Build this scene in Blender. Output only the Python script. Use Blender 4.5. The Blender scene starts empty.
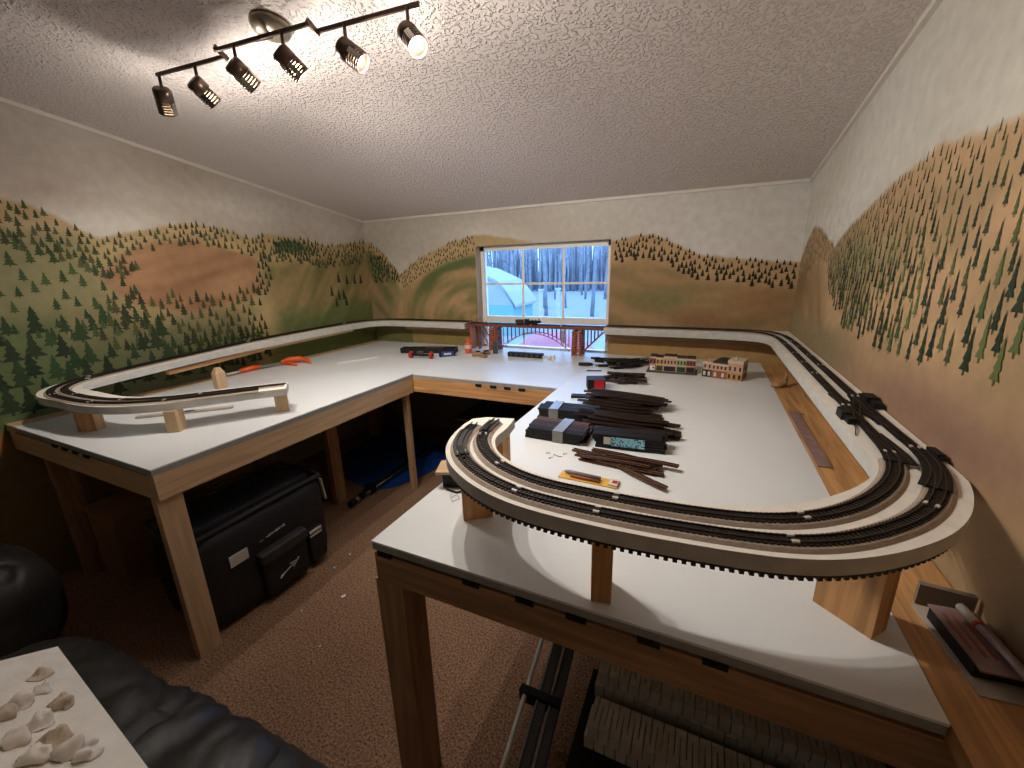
import bpy, bmesh, math, random
from mathutils import Vector, Matrix, noise
random.seed(7)
PI = math.pi
S = bpy.context.scene
COL = S.collection
W, T, DECK = 3.72, 0.911, 1.145          # room width, table top height, track bed height
YF = -4.9                                 # wall behind the photographer
def ceil_z(y): return 2.109 - 0.1518*y

# ------------------------------------------------------------------ materials
def lin(c):
    return tuple(((v/255)/12.92 if v/255 <= .04045 else ((v/255+.055)/1.055)**2.4) for v in c)
def new_mat(name):
    m = bpy.data.materials.new(name); m.use_nodes = True
    nt = m.node_tree; b = nt.nodes['Principled BSDF']
    return m, nt, b
def mat(name, c, rough=.6, metal=0, var=.12, scale=12, bump=0, bscale=80, spec=.5, stretch=None):
    m, nt, b = new_mat(name)
    N, Lk = nt.nodes, nt.links
    tc = N.new('ShaderNodeTexCoord'); mp = N.new('ShaderNodeMapping')
    Lk.new(tc.outputs['Object'], mp.inputs['Vector'])
    if stretch: mp.inputs['Scale'].default_value = stretch
    n = N.new('ShaderNodeTexNoise'); n.inputs['Scale'].default_value = scale; n.inputs['Detail'].default_value = 4
    Lk.new(mp.outputs[0], n.inputs['Vector'])
    r = N.new('ShaderNodeValToRGB'); L = lin(c)
    r.color_ramp.elements[0].position = .3; r.color_ramp.elements[1].position = .7
    r.color_ramp.elements[0].color = tuple(v*(1-var) for v in L)+(1,)
    r.color_ramp.elements[1].color = tuple(min(1, v*(1+var)) for v in L)+(1,)
    Lk.new(n.outputs['Fac'], r.inputs['Fac']); Lk.new(r.outputs['Color'], b.inputs['Base Color'])
    b.inputs['Roughness'].default_value = rough; b.inputs['Metallic'].default_value = metal
    b.inputs['Specular IOR Level'].default_value = spec
    if bump:
        n2 = N.new('ShaderNodeTexNoise'); n2.inputs['Scale'].default_value = bscale; n2.inputs['Detail'].default_value = 3
        Lk.new(mp.outputs[0], n2.inputs['Vector'])
        bp = N.new('ShaderNodeBump'); bp.inputs['Strength'].default_value = bump; bp.inputs['Distance'].default_value = .004
        Lk.new(n2.outputs['Fac'], bp.inputs['Height']); Lk.new(bp.outputs['Normal'], b.inputs['Normal'])
    return m
def wood(name, c, axis, dark=.6, rough=.55, grain=9):
    """grain running along the given axis"""
    m, nt, b = new_mat(name); N, Lk = nt.nodes, nt.links
    tc = N.new('ShaderNodeTexCoord'); mp = N.new('ShaderNodeMapping')
    sc = [1, 1, 1]; sc[axis] = .06; mp.inputs['Scale'].default_value = sc
    Lk.new(tc.outputs['Object'], mp.inputs['Vector'])
    n = N.new('ShaderNodeTexNoise'); n.inputs['Scale'].default_value = grain*4; n.inputs['Detail'].default_value = 6; n.inputs['Distortion'].default_value = 1.2
    Lk.new(mp.outputs[0], n.inputs['Vector'])
    r = N.new('ShaderNodeValToRGB'); L = lin(c); e = r.color_ramp.elements
    e[0].position = .36; e[0].color = tuple(v*dark for v in L)+(1,)
    e[1].position = .62; e[1].color = L+(1,)
    Lk.new(n.outputs['Fac'], r.inputs['Fac'])
    # scattered knots
    kn = N.new('ShaderNodeTexVoronoi'); kn.inputs['Scale'].default_value = 7
    mp2 = N.new('ShaderNodeMapping'); s2 = [1, 1, 1]; s2[axis] = .5; mp2.inputs['Scale'].default_value = s2
    Lk.new(tc.outputs['Object'], mp2.inputs['Vector']); Lk.new(mp2.outputs[0], kn.inputs['Vector'])
    kr = N.new('ShaderNodeValToRGB'); kr.color_ramp.elements[0].position = .03; kr.color_ramp.elements[0].color = (.35, .3, .28, 1)
    kr.color_ramp.elements[1].position = .09; kr.color_ramp.elements[1].color = (1, 1, 1, 1)
    Lk.new(kn.outputs['Distance'], kr.inputs['Fac'])
    mx = N.new('ShaderNodeMix'); mx.data_type = 'RGBA'; mx.blend_type = 'MULTIPLY'; mx.inputs['Factor'].default_value = 1
    Lk.new(r.outputs['Color'], mx.inputs[6]); Lk.new(kr.outputs['Color'], mx.inputs[7])
    Lk.new(mx.outputs[2], b.inputs['Base Color'])
    b.inputs['Roughness'].default_value = rough
    bp = N.new('ShaderNodeBump'); bp.inputs['Strength'].default_value = .15; bp.inputs['Distance'].default_value = .002
    Lk.new(n.outputs['Fac'], bp.inputs['Height']); Lk.new(bp.outputs['Normal'], b.inputs['Normal'])
    return m
def emit(name, c, s):
    m, nt, b = new_mat(name)
    b.inputs['Base Color'].default_value = lin(c)+(1,)
    b.inputs['Emission Color'].default_value = lin(c)+(1,); b.inputs['Emission Strength'].default_value = s
    return m
def glass_mat(name, tint=(1, 1, 1)):
    m, nt, b = new_mat(name); N, Lk = nt.nodes, nt.links
    t = N.new('ShaderNodeBsdfTransparent'); t.inputs['Color'].default_value = tint+(1,)
    g = N.new('ShaderNodeBsdfGlossy'); g.inputs['Roughness'].default_value = .02
    f = N.new('ShaderNodeFresnel'); f.inputs['IOR'].default_value = 1.45
    mx = N.new('ShaderNodeMixShader'); Lk.new(f.outputs[0], mx.inputs['Fac']); Lk.new(t.outputs[0], mx.inputs[1]); Lk.new(g.outputs[0], mx.inputs[2])
    Lk.new(mx.outputs[0], N['Material Output'].inputs['Surface'])
    return m
def mural_mat():
    m, nt, b = new_mat('mural paint'); N, Lk = nt.nodes, nt.links
    a = N.new('ShaderNodeAttribute'); a.attribute_name = 'paint'
    tc = N.new('ShaderNodeTexCoord'); n = N.new('ShaderNodeTexNoise'); n.inputs['Scale'].default_value = 18; n.inputs['Detail'].default_value = 5
    Lk.new(tc.outputs['Object'], n.inputs['Vector'])
    r = N.new('ShaderNodeValToRGB'); r.color_ramp.elements[0].position = .3; r.color_ramp.elements[0].color = (.9, .9, .9, 1)
    r.color_ramp.elements[1].position = .7; r.color_ramp.elements[1].color = (1.06, 1.06, 1.06, 1)
    Lk.new(n.outputs['Fac'], r.inputs['Fac'])
    mx = N.new('ShaderNodeMix'); mx.data_type = 'RGBA'; mx.blend_type = 'MULTIPLY'; mx.inputs['Factor'].default_value = 1
    Lk.new(a.outputs['Color'], mx.inputs[6]); Lk.new(r.outputs['Color'], mx.inputs[7]); Lk.new(mx.outputs[2], b.inputs['Base Color'])
    b.inputs['Roughness'].default_value = .75; b.inputs['Specular IOR Level'].default_value = .25
    bp = N.new('ShaderNodeBump'); bp.inputs['Strength'].default_value = .06; bp.inputs['Distance'].default_value = .002
    n2 = N.new('ShaderNodeTexNoise'); n2.inputs['Scale'].default_value = 160; Lk.new(tc.outputs['Object'], n2.inputs['Vector'])
    Lk.new(n2.outputs['Fac'], bp.inputs['Height']); Lk.new(bp.outputs['Normal'], b.inputs['Normal'])
    return m
def popcorn_mat():
    m, nt, b = new_mat('popcorn ceiling'); N, Lk = nt.nodes, nt.links
    tc = N.new('ShaderNodeTexCoord')
    n = N.new('ShaderNodeTexNoise'); n.inputs['Scale'].default_value = 78; n.inputs['Detail'].default_value = 1.2; n.inputs['Distortion'].default_value = .15
    Lk.new(tc.outputs['Object'], n.inputs['Vector'])
    r = N.new('ShaderNodeValToRGB'); r.color_ramp.elements[0].position = .50; r.color_ramp.elements[1].position = .64
    Lk.new(n.outputs['Fac'], r.inputs['Fac'])
    bp = N.new('ShaderNodeBump'); bp.inputs['Strength'].default_value = .75; bp.inputs['Distance'].default_value = .012
    Lk.new(r.outputs['Color'], bp.inputs['Height']); Lk.new(bp.outputs['Normal'], b.inputs['Normal'])
    b.inputs['Base Color'].default_value = lin((230, 219, 213))+(1,)
    b.inputs['Roughness'].default_value = .95; b.inputs['Specular IOR Level'].default_value = .1
    return m
def carpet_mat():
    m, nt, b = new_mat('brown carpet'); N, Lk = nt.nodes, nt.links
    tc = N.new('ShaderNodeTexCoord')
    n = N.new('ShaderNodeTexNoise'); n.inputs['Scale'].default_value = 120; n.inputs['Detail'].default_value = 6; n.inputs['Roughness'].default_value = .8
    Lk.new(tc.outputs['Object'], n.inputs['Vector'])
    r = N.new('ShaderNodeValToRGB'); e = r.color_ramp.elements
    e[0].position = .40; e[0].color = lin((84, 60, 46))+(1,); e[1].position = .60; e[1].color = lin((184, 148, 120))+(1,)
    Lk.new(n.outputs['Fac'], r.inputs['Fac'])
    n3 = N.new('ShaderNodeTexNoise'); n3.inputs['Scale'].default_value = 3; Lk.new(tc.outputs['Object'], n3.inputs['Vector'])
    r3 = N.new('ShaderNodeValToRGB'); r3.color_ramp.elements[0].color = (.78, .76, .76, 1); r3.color_ramp.elements[1].color = (1.1, 1.08, 1.06, 1)
    Lk.new(n3.outputs['Fac'], r3.inputs['Fac'])
    mx = N.new('ShaderNodeMix'); mx.data_type = 'RGBA'; mx.blend_type = 'MULTIPLY'; mx.inputs['Factor'].default_value = 1
    Lk.new(r.outputs['Color'], mx.inputs[6]); Lk.new(r3.outputs['Color'], mx.inputs[7]); Lk.new(mx.outputs[2], b.inputs['Base Color'])
    bp = N.new('ShaderNodeBump'); bp.inputs['Strength'].default_value = .45; bp.inputs['Distance'].default_value = .006
    Lk.new(n.outputs['Fac'], bp.inputs['Height']); Lk.new(bp.outputs['Normal'], b.inputs['Normal'])
    b.inputs['Roughness'].default_value = 1; b.inputs['Specular IOR Level'].default_value = .05
    return m

M = {}
M['mural'] = mural_mat(); M['popcorn'] = popcorn_mat(); M['carpet'] = carpet_mat()
M['cove'] = mat('painted cove trim', (222, 216, 204), .6, var=.04)
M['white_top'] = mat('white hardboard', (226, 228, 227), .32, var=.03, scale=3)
M['board_edge'] = mat('grey foam board edge', (150, 150, 148), .8, var=.1, scale=40)
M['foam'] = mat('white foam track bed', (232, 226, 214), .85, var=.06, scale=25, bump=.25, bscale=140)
M['foam_side'] = mat('shade tinted foam edge', (196, 193, 186), .9, var=.08, scale=30, bump=.3, bscale=180)  # darker copy of the bed foam; shade on the sides put into the colour
for ax, k in ((0, 'x'), (1, 'y'), (2, 'z')):
    M['pine_'+k] = wood('pine lumber along '+k, (212, 178, 138), ax, .78)
    M['warm_'+k] = wood('orange pine along '+k, (214, 160, 104), ax, .62)
    M['stud_'+k] = wood('brown stud along '+k, (180, 140, 104), ax, .6)
M['gap'] = mat('dark notch', (20, 17, 15), .9)
M['cork'] = mat('cork roadbed', (168, 152, 136), .9, var=.12, scale=120, bump=.2, bscale=260)
M['tie'] = mat('dark brown plastic ties', (40, 32, 28), .6, var=.15, scale=60)
M['rail'] = mat('weathered nickel rail', (74, 62, 54), .38, .75, var=.2, scale=40)
M['silver'] = mat('shiny nickel joiner', (236, 234, 228), .35, .5, var=.05)
M['blackpl'] = mat('black plastic', (24, 23, 23), .58, var=.15, spec=.3)
M['darkgrey'] = mat('dark grey plastic', (66, 64, 62), .45, var=.12)
M['bronze'] = mat('oil rubbed bronze', (96, 78, 68), .35, .8, var=.12)
M['chrome'] = mat('polished chrome cage', (190, 182, 172), .18, 1, var=.05)
M['canopy'] = mat('brushed nickel canopy', (150, 140, 122), .35, .7, var=.1)
M['bulb'] = emit('glowing halogen bulb', (255, 226, 180), 9)
M['sash'] = mat('white vinyl sash', (236, 232, 224), .4, var=.03)
M['jamb'] = mat('painted jamb', (186, 170, 148), .6, var=.08)
M['glass'] = glass_mat('window glass')
M['rust'] = mat('rust brown bridge plastic', (168, 92, 50), .6, var=.18, scale=60)
M['rustd'] = mat('dark rust steelwork', (118, 62, 40), .6, var=.18, scale=60)
M['leather'] = mat('black leather', (32, 30, 27), .5, var=.25, scale=8, bump=.35, bscale=70, spec=.6)
M['nylon'] = mat('black nylon', (30, 29, 31), .7, var=.18, scale=30, bump=.25, bscale=300)
M['nylon2'] = mat('charcoal webbing', (50, 48, 48), .65, var=.15, scale=30)
M['label'] = mat('pale printed label', (206, 200, 188), .6, var=.06)
M['bluetarp'] = mat('blue tarp', (24, 72, 150), .55, var=.25, scale=9, bump=.4, bscale=18)
M['cardboard'] = mat('brown cardboard', (150, 110, 78), .85, var=.1)
M['red'] = mat('red plastic', (176, 36, 38), .4, var=.1)
M['blue'] = mat('blue plastic', (36, 66, 140), .4, var=.1)
M['orange'] = mat('orange plastic', (226, 92, 34), .4, var=.1)
M['yellow'] = mat('yellow card', (222, 170, 62), .5, var=.1)
M['white'] = mat('white plastic', (232, 232, 230), .45, var=.03)
M['clear'] = mat('clear wrap', (118, 114, 112), .2, var=.1)
M['plaster'] = mat('white plaster', (236, 226, 214), .9, var=.06, scale=30, bump=.4, bscale=60)
M['castrock'] = mat('grey beige cast plaster', (206, 188, 164), .9, var=.25, scale=40, bump=.6, bscale=60)
M['castgrey'] = mat('grey brown slab', (128, 116, 100), .8, var=.15)
M['cardgrey'] = mat('greyish card', (182, 170, 156), .8)
M['alu'] = mat('brushed aluminium', (150, 150, 150), .35, .85, var=.1)
M['brick_red'] = mat('small red brick', (142, 84, 64), .8, var=.2, scale=200)
M['brick_dark'] = mat('dark maroon plastic', (72, 34, 32), .45)
M['brick_pink'] = mat('tan pink brick', (196, 154, 130), .8, var=.15, scale=200)
M['brick_tan'] = mat('orange tan brick', (186, 138, 84), .8, var=.15, scale=200)
M['green_paint'] = mat('pale green paint', (146, 152, 118), .7)
M['green_dark'] = mat('dark green paint', (52, 62, 44), .7)
M['trimstone'] = mat('cream cornice', (206, 188, 166), .7)
M['dkroof'] = mat('dark roof', (48, 40, 38), .8)
M['winblk'] = mat('dark small window', (30, 34, 34), .3)
M['mauve'] = mat('mauve clear case', (150, 124, 118), .25, var=.2, scale=20)
M['track_piece'] = mat('dark brown track ties', (56, 36, 27), .55, var=.25, scale=50)
M['track_brown'] = mat('red brown track ties', (104, 68, 46), .6, var=.2, scale=50)
M['snow'] = mat('snowy yard', (140, 146, 152), .9, var=.08, scale=1)
M['shedroof'] = mat('white metal roof', (150, 158, 160), .5, var=.05, scale=2)
M['shedwall'] = mat('pale aqua siding', (110, 160, 160), .6, var=.06, scale=2)
M['bark'] = mat('grey winter bark', (132, 136, 142), .9, var=.3, scale=3)
M['haze_bark'] = mat('hazy distant bark', (186, 190, 196), .9, var=.3, scale=1)  # paler copy of the bark with distance haze put into its colour
M['pinktarp'] = mat('pink mauve cover', (176, 104, 116), .6, var=.12, scale=4)
M['decking'] = mat('weathered rail', (170, 174, 178), .7)

# ------------------------------------------------------------------ mesh builder
class MB:
    def __init__(s): s.bm = bmesh.new(); s.mats = []
    def mi(s, m):
        if m is None: return 0
        if m not in s.mats: s.mats.append(m)
        return s.mats.index(m)
    def _add(s, verts, faces, m=None, smooth=False):
        i = s.mi(m); vs = [s.bm.verts.new(v) for v in verts]
        for f in faces:
            try: F = s.bm.faces.new([vs[k] for k in f])
            except ValueError: continue
            F.material_index = i; F.smooth = smooth
        return vs
    def box(s, c, d, m=None, rz=0, rot=None):
        R = rot if rot is not None else Matrix.Rotation(rz, 3, 'Z')
        v = [Vector(c)+R @ Vector((sx*d[0]/2, sy*d[1]/2, sz*d[2]/2)) for sx in (-1, 1) for sy in (-1, 1) for sz in (-1, 1)]
        s._add(v, [(0, 1, 3, 2), (4, 6, 7, 5), (0, 4, 5, 1), (2, 3, 7, 6), (0, 2, 6, 4), (1, 5, 7, 3)], m); return s
    def b2(s, a, b, m=None):
        return s.box([(a[i]+b[i])/2 for i in range(3)], [abs(b[i]-a[i]) for i in range(3)], m)
    def beam(s, p, q, w, h, m=None, up=(0, 0, 1)):
        p, q = Vector(p), Vector(q); t = (q-p); L = t.length; t.normalize()
        u = Vector(up)
        if abs(t.dot(u)) > .98: u = Vector((0, 1, 0))
        sd = t.cross(u).normalized(); u2 = sd.cross(t)
        R = Matrix((t, sd, u2)).transposed()
        return s.box((p+q)/2, (L, w, h), m, rot=R)
    def prism(s, poly, z0, z1, m=None, mside=None, smooth=False):
        n = len(poly); A = sum(poly[i][0]*poly[(i+1) % n][1]-poly[(i+1) % n][0]*poly[i][1] for i in range(n))
        if A < 0: poly = poly[::-1]
        vs = [s.bm.verts.new((p[0], p[1], z0)) for p in poly]+[s.bm.verts.new((p[0], p[1], z1)) for p in poly]
        f = s.bm.faces.new(vs[n:]); f.material_index = s.mi(m)
        f = s.bm.faces.new(vs[:n][::-1]); f.material_index = s.mi(mside or m)
        for i in range(n):
            j = (i+1) % n; f = s.bm.faces.new((vs[i], vs[j], vs[n+j], vs[n+i])); f.material_index = s.mi(mside or m)
        return s
    def cyl(s, p, q, r, m=None, seg=12, r2=None, cap=True, smooth=True):
        p, q = Vector(p), Vector(q); t = (q-p).normalized()
        a = t.orthogonal().normalized(); b = t.cross(a); r2 = r if r2 is None else r2
        n = seg; vs = []
        for c, rr in ((p, r), (q, r2)):
            vs += [c+(a*math.cos(2*PI*k/n)+b*math.sin(2*PI*k/n))*rr for k in range(n)]
        fs = [(k, (k+1) % n, n+(k+1) % n, n+k) for k in range(n)]
        V = s._add(vs, fs, m, smooth)
        if cap:
            for idx in (list(range(n))[::-1], list(range(n, 2*n))):
                F = s.bm.faces.new([V[k] for k in idx]); F.material_index = s.mi(m)
        return s
    def tube(s, pts, r, m=None, seg=8):
        pts = [Vector(p) for p in pts]; n = len(pts); rings = []; a = None
        for i, p in enumerate(pts):
            t = (pts[min(i+1, n-1)]-pts[max(i-1, 0)]).normalized()
            a = t.orthogonal().normalized() if a is None else (a-t*a.dot(t)).normalized()
            b = t.cross(a); rr = r[i] if isinstance(r, (list, tuple)) else r
            rings.append([s.bm.verts.new(p+(a*math.cos(2*PI*k/seg)+b*math.sin(2*PI*k/seg))*rr) for k in range(seg)])
        for i in range(n-1):
            for k in range(seg):
                F = s.bm.faces.new((rings[i][k], rings[i][(k+1) % seg], rings[i+1][(k+1) % seg], rings[i+1][k])); F.smooth = True; F.material_index = s.mi(m)
        for R in (rings[0][::-1], rings[-1]):
            F = s.bm.faces.new(R); F.material_index = s.mi(m)
        return s
    def lathe(s, c, prof, m=None, seg=16, axis=None):
        c = Vector(c); t = Vector(axis or (0, 0, 1)).normalized(); a = t.orthogonal().normalized(); b = t.cross(a); R = []
        for r, h in prof:
            R.append([s.bm.verts.new(c+t*h+(a*math.cos(2*PI*k/seg)+b*math.sin(2*PI*k/seg))*max(r, 1e-5)) for k in range(seg)])
        for i in range(len(R)-1):
            for k in range(seg):
                F = s.bm.faces.new((R[i][k], R[i][(k+1) % seg], R[i+1][(k+1) % seg], R[i+1][k])); F.smooth = True; F.material_index = s.mi(m)
        for q in (R[0][::-1], R[-1]):
            F = s.bm.faces.new(q); F.material_index = s.mi(m)
        return s
    def sweep(s, pts, prof, m=None, smooth=True):
        """prof: list of (offset sideways, up) closed; path pts 3D, horizontal normals"""
        pts = [Vector(p) for p in pts]; n = len(pts); k = len(prof); R = []
        for i, p in enumerate(pts):
            t = pts[min(i+1, n-1)]-pts[max(i-1, 0)]; t.z = 0; t.normalize(); nn = Vector((-t.y, t.x, 0))
            R.append([s.bm.verts.new(p+nn*o+Vector((0, 0, u))) for o, u in prof])
        for i in range(n-1):
            for j in range(k):
                F = s.bm.faces.new((R[i][j], R[i+1][j], R[i+1][(j+1) % k], R[i][(j+1) % k])); F.material_index = s.mi(m); F.smooth = False
        for q in (R[0], R[-1][::-1]):
            F = s.bm.faces.new(q); F.material_index = s.mi(m)
        return s
    def blob(s, c, rad, m=None, seg=16, rings=10, power=1, nz=0, nsc=10, rot=None, seed=0):
        c = Vector(c); V = []
        def sp(v): return math.copysign(abs(v)**power, v)
        Rm = rot or Matrix.Identity(3)
        for i in range(rings+1):
            ph = -PI/2+PI*i/rings; row = []
            for k in range(seg):
                th = 2*PI*k/seg
                d = Vector((sp(math.cos(ph))*sp(math.cos(th)), sp(math.cos(ph))*sp(math.sin(th)), sp(math.sin(ph))))
                p = Vector((d.x*rad[0], d.y*rad[1], d.z*rad[2]))
                if nz: p += d*nz*noise.noise(p*nsc+Vector((seed, 0, 0)))
                row.append(s.bm.verts.new(c+Rm @ p))
            V.append(row)
        for i in range(rings):
            for k in range(seg):
                F = s.bm.faces.new((V[i][k], V[i][(k+1) % seg], V[i+1][(k+1) % seg], V[i+1][k])); F.smooth = True; F.material_index = s.mi(m)
        bmesh.ops.remove_doubles(s.bm, verts=V[0]+V[-1], dist=1e-6)
        return s
    def build(s, name, parent=None, m=None, bevel=0, loc=None):
        if m is not None and not s.mats: s.mats = [m]
        if bevel:
            es = [e for e in s.bm.edges if len(e.link_faces) == 2 and e.calc_face_angle(0) > .7]
            bmesh.ops.bevel(s.bm, geom=es, offset=bevel, segments=1, affect='EDGES', clamp_overlap=True)
        bmesh.ops.recalc_face_normals(s.bm, faces=s.bm.faces)
        if parent is not None and loc is None: loc = parent.location
        if loc is not None: bmesh.ops.translate(s.bm, verts=s.bm.verts, vec=-Vector(loc))
        me = bpy.data.meshes.new(name); s.bm.to_mesh(me); s.bm.free()
        for k in s.mats: me.materials.append(k)
        o = bpy.data.objects.new(name, me); COL.objects.link(o)
        if parent is not None:
            if parent.type == 'MESH' and parent.parent is not None: pass
            o.parent = parent
        elif loc is not None: o.location = loc
        return o
def tag(o, label, cat, group=None, kind=None):
    o['label'] = label; o['category'] = cat
    if group: o['group'] = group
    if kind: o['kind'] = kind
    return o
def thing(name, label, cat, loc=(0, 0, 0), group=None):
    o = bpy.data.objects.new(name, None); COL.objects.link(o); o.location = loc; o.empty_display_size = .05
    return tag(o, label, cat, group)
def struct(o): o['kind'] = 'structure'; return o
def sub(mb, name, part, m=None, bevel=0):
    """a sub-part: child of a part; geometry given in world space of the thing's root"""
    root = part.parent; return_loc = root.location.copy() if root else part.location.copy()
    o = mb.build(name, None, m, bevel, loc=return_loc); o.location = (0, 0, 0); o.parent = part
    return o
def copy_tree(o, parent=None):
    c = o.copy(); COL.objects.link(c); c.parent = parent
    for ch in list(o.children): copy_tree(ch, c)
    return c
def cat_rom(P, step=.012):
    P = [Vector(p if len(p) == 3 else (p[0], p[1], 0)) for p in P]; out = []
    Q = [P[0]*2-P[1]]+P+[P[-1]*2-P[-2]]
    for i in range(1, len(Q)-2):
        a, b, c, d = Q[i-1:i+3]; n = max(1, int((c-b).length/step))
        for k in range(n):
            t = k/n
            out.append(.5*((2*b)+(c-a)*t+(2*a-5*b+4*c-d)*t*t+(3*b-a-3*c+d)*t**3))
    out.append(P[-1]); return out
def resample(P, step):
    P = [Vector(p) for p in P]; out = [P[0].copy()]; need = step
    for a, b in zip(P, P[1:]):
        L = (b-a).length; pos = 0
        while L-pos >= need and L > 1e-9:
            pos += need; out.append(a+(b-a)*(pos/L)); need = step
        need -= (L-pos)
    return out
def smooth(P, it=2):
    P = [Vector(p) for p in P]
    for _ in range(it): P = [P[0]]+[(P[i-1]+P[i]*2+P[i+1])/4 for i in range(1, len(P)-1)]+[P[-1]]
    return P

# ------------------------------------------------------------------ the room
struct(MB().b2((-.1, YF, -.1), (W+.1, .12, 0)).build('floor', None, M['carpet']))
b = MB(); b._add([(-.1, .02, ceil_z(.02)), (W+.1, .02, ceil_z(.02)), (W+.1, YF-.1, ceil_z(YF-.1)), (-.1, YF-.1, ceil_z(YF-.1)),
                  (-.1, .02, ceil_z(.02)+.1), (W+.1, .02, ceil_z(.02)+.1), (W+.1, YF-.1, ceil_z(YF-.1)+.1), (-.1, YF-.1, ceil_z(YF-.1)+.1)],
                 [(0, 1, 2, 3), (7, 6, 5, 4), (0, 4, 5, 1), (1, 5, 6, 2), (2, 6, 7, 3), (3, 7, 4, 0)], M['popcorn'])
struct(b.build('ceiling'))
struct(MB().b2((-.1, YF-.1, 0), (W+.1, YF, ceil_z(YF)+.05)).build('wall_front', None, M['cove']))
def cove(name, p, q, sx, sy):
    b = MB(); b.beam(p, q, .018, .02, M['cove']); struct(b.build(name))
cove('trim_1', (.009, YF+.01, ceil_z(YF)-.010), (.009, -.01, ceil_z(0)-.010), 0, 0)
cove('trim_2', (W-.009, YF+.01, ceil_z(YF)-.010), (W-.009, -.01, ceil_z(0)-.010), 0, 0)
cove('trim_3', (.02, -.009, ceil_z(0)-.010), (W-.02, -.009, ceil_z(0)-.010), 0, 0)

def lerp(a, b, t): return tuple(a[i]+(b[i]-a[i])*t for i in range(3))
def clamp(x, a=0., b=1.): return a if x < a else b if x > b else x
def sst(a, b, x): t = clamp((x-a)/(b-a)); return t*t*(3-2*t)
def pl(x, P):
    if x <= P[0][0]: return P[0][1]
    for (a, u), (b, v) in zip(P, P[1:]):
        if x <= b: return u+(v-u)*(x-a)/(b-a)
    return P[-1][1]
def nz(x, y, z=0): return noise.noise(Vector((x, y, z)))
def stroke(u, v, ang, sc=6, st=.22, sd=0):
    c, s_ = math.cos(ang), math.sin(ang); a = (u*c+v*s_)*sc*st; b = (-u*s_+v*c)*sc
    return nz(a, b, sd)+.5*nz(a*2.1, b*2.1, sd+3)
CREAM = (208, 198, 182); TAN = (200, 160, 108); OCHRE = (196, 160, 92)
L_RIDGE = [(-4.9, 2.05), (-2.75, 2.03), (-2.43, 2.0), (-2.33, 1.98), (-2.23, 1.925), (-2.145, 1.865), (-2.09, 1.835), (-1.94, 1.875), (-1.62, 1.955), (-1.4, 1.935), (-1.2, 1.882), (-1.07, 1.915), (-.755, 1.9), (-.5, 1.85), (-.2, 1.885), (0, 1.905)]
B_RIDGE = [(0, 1.905), (.07, 1.9), (.24, 1.776), (.405, 1.585), (.66, 1.735), (1.01, 1.855), (1.26, 1.905), (1.4, 1.9), (2.2, 1.75), (2.478, 1.79), (2.61, 1.82), (2.756, 1.83), (2.86, 1.795), (2.97, 1.735), (3.11, 1.67), (3.365, 1.635), (3.545, 1.615), (3.72, 1.6)]
R_RIDGE = [(-4.9, 2.0), (-3.2, 1.94), (-2.4, 1.9), (-2.08, 1.875), (-1.92, 1.88), (-1.75, 1.9), (-1.545, 1.87), (-1.396, 1.845), (-1.22, 1.8), (-1.0, 1.745), (-.8, 1.672), (-.6, 1.73), (-.464, 1.775), (-.3, 1.8), (-.2, 1.77), (-.1, 1.7), (0, 1.61)]
def ell(u, v, cu, cv, ru, rv): return math.hypot((u-cu)/ru, (v-cv)/rv)
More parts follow.
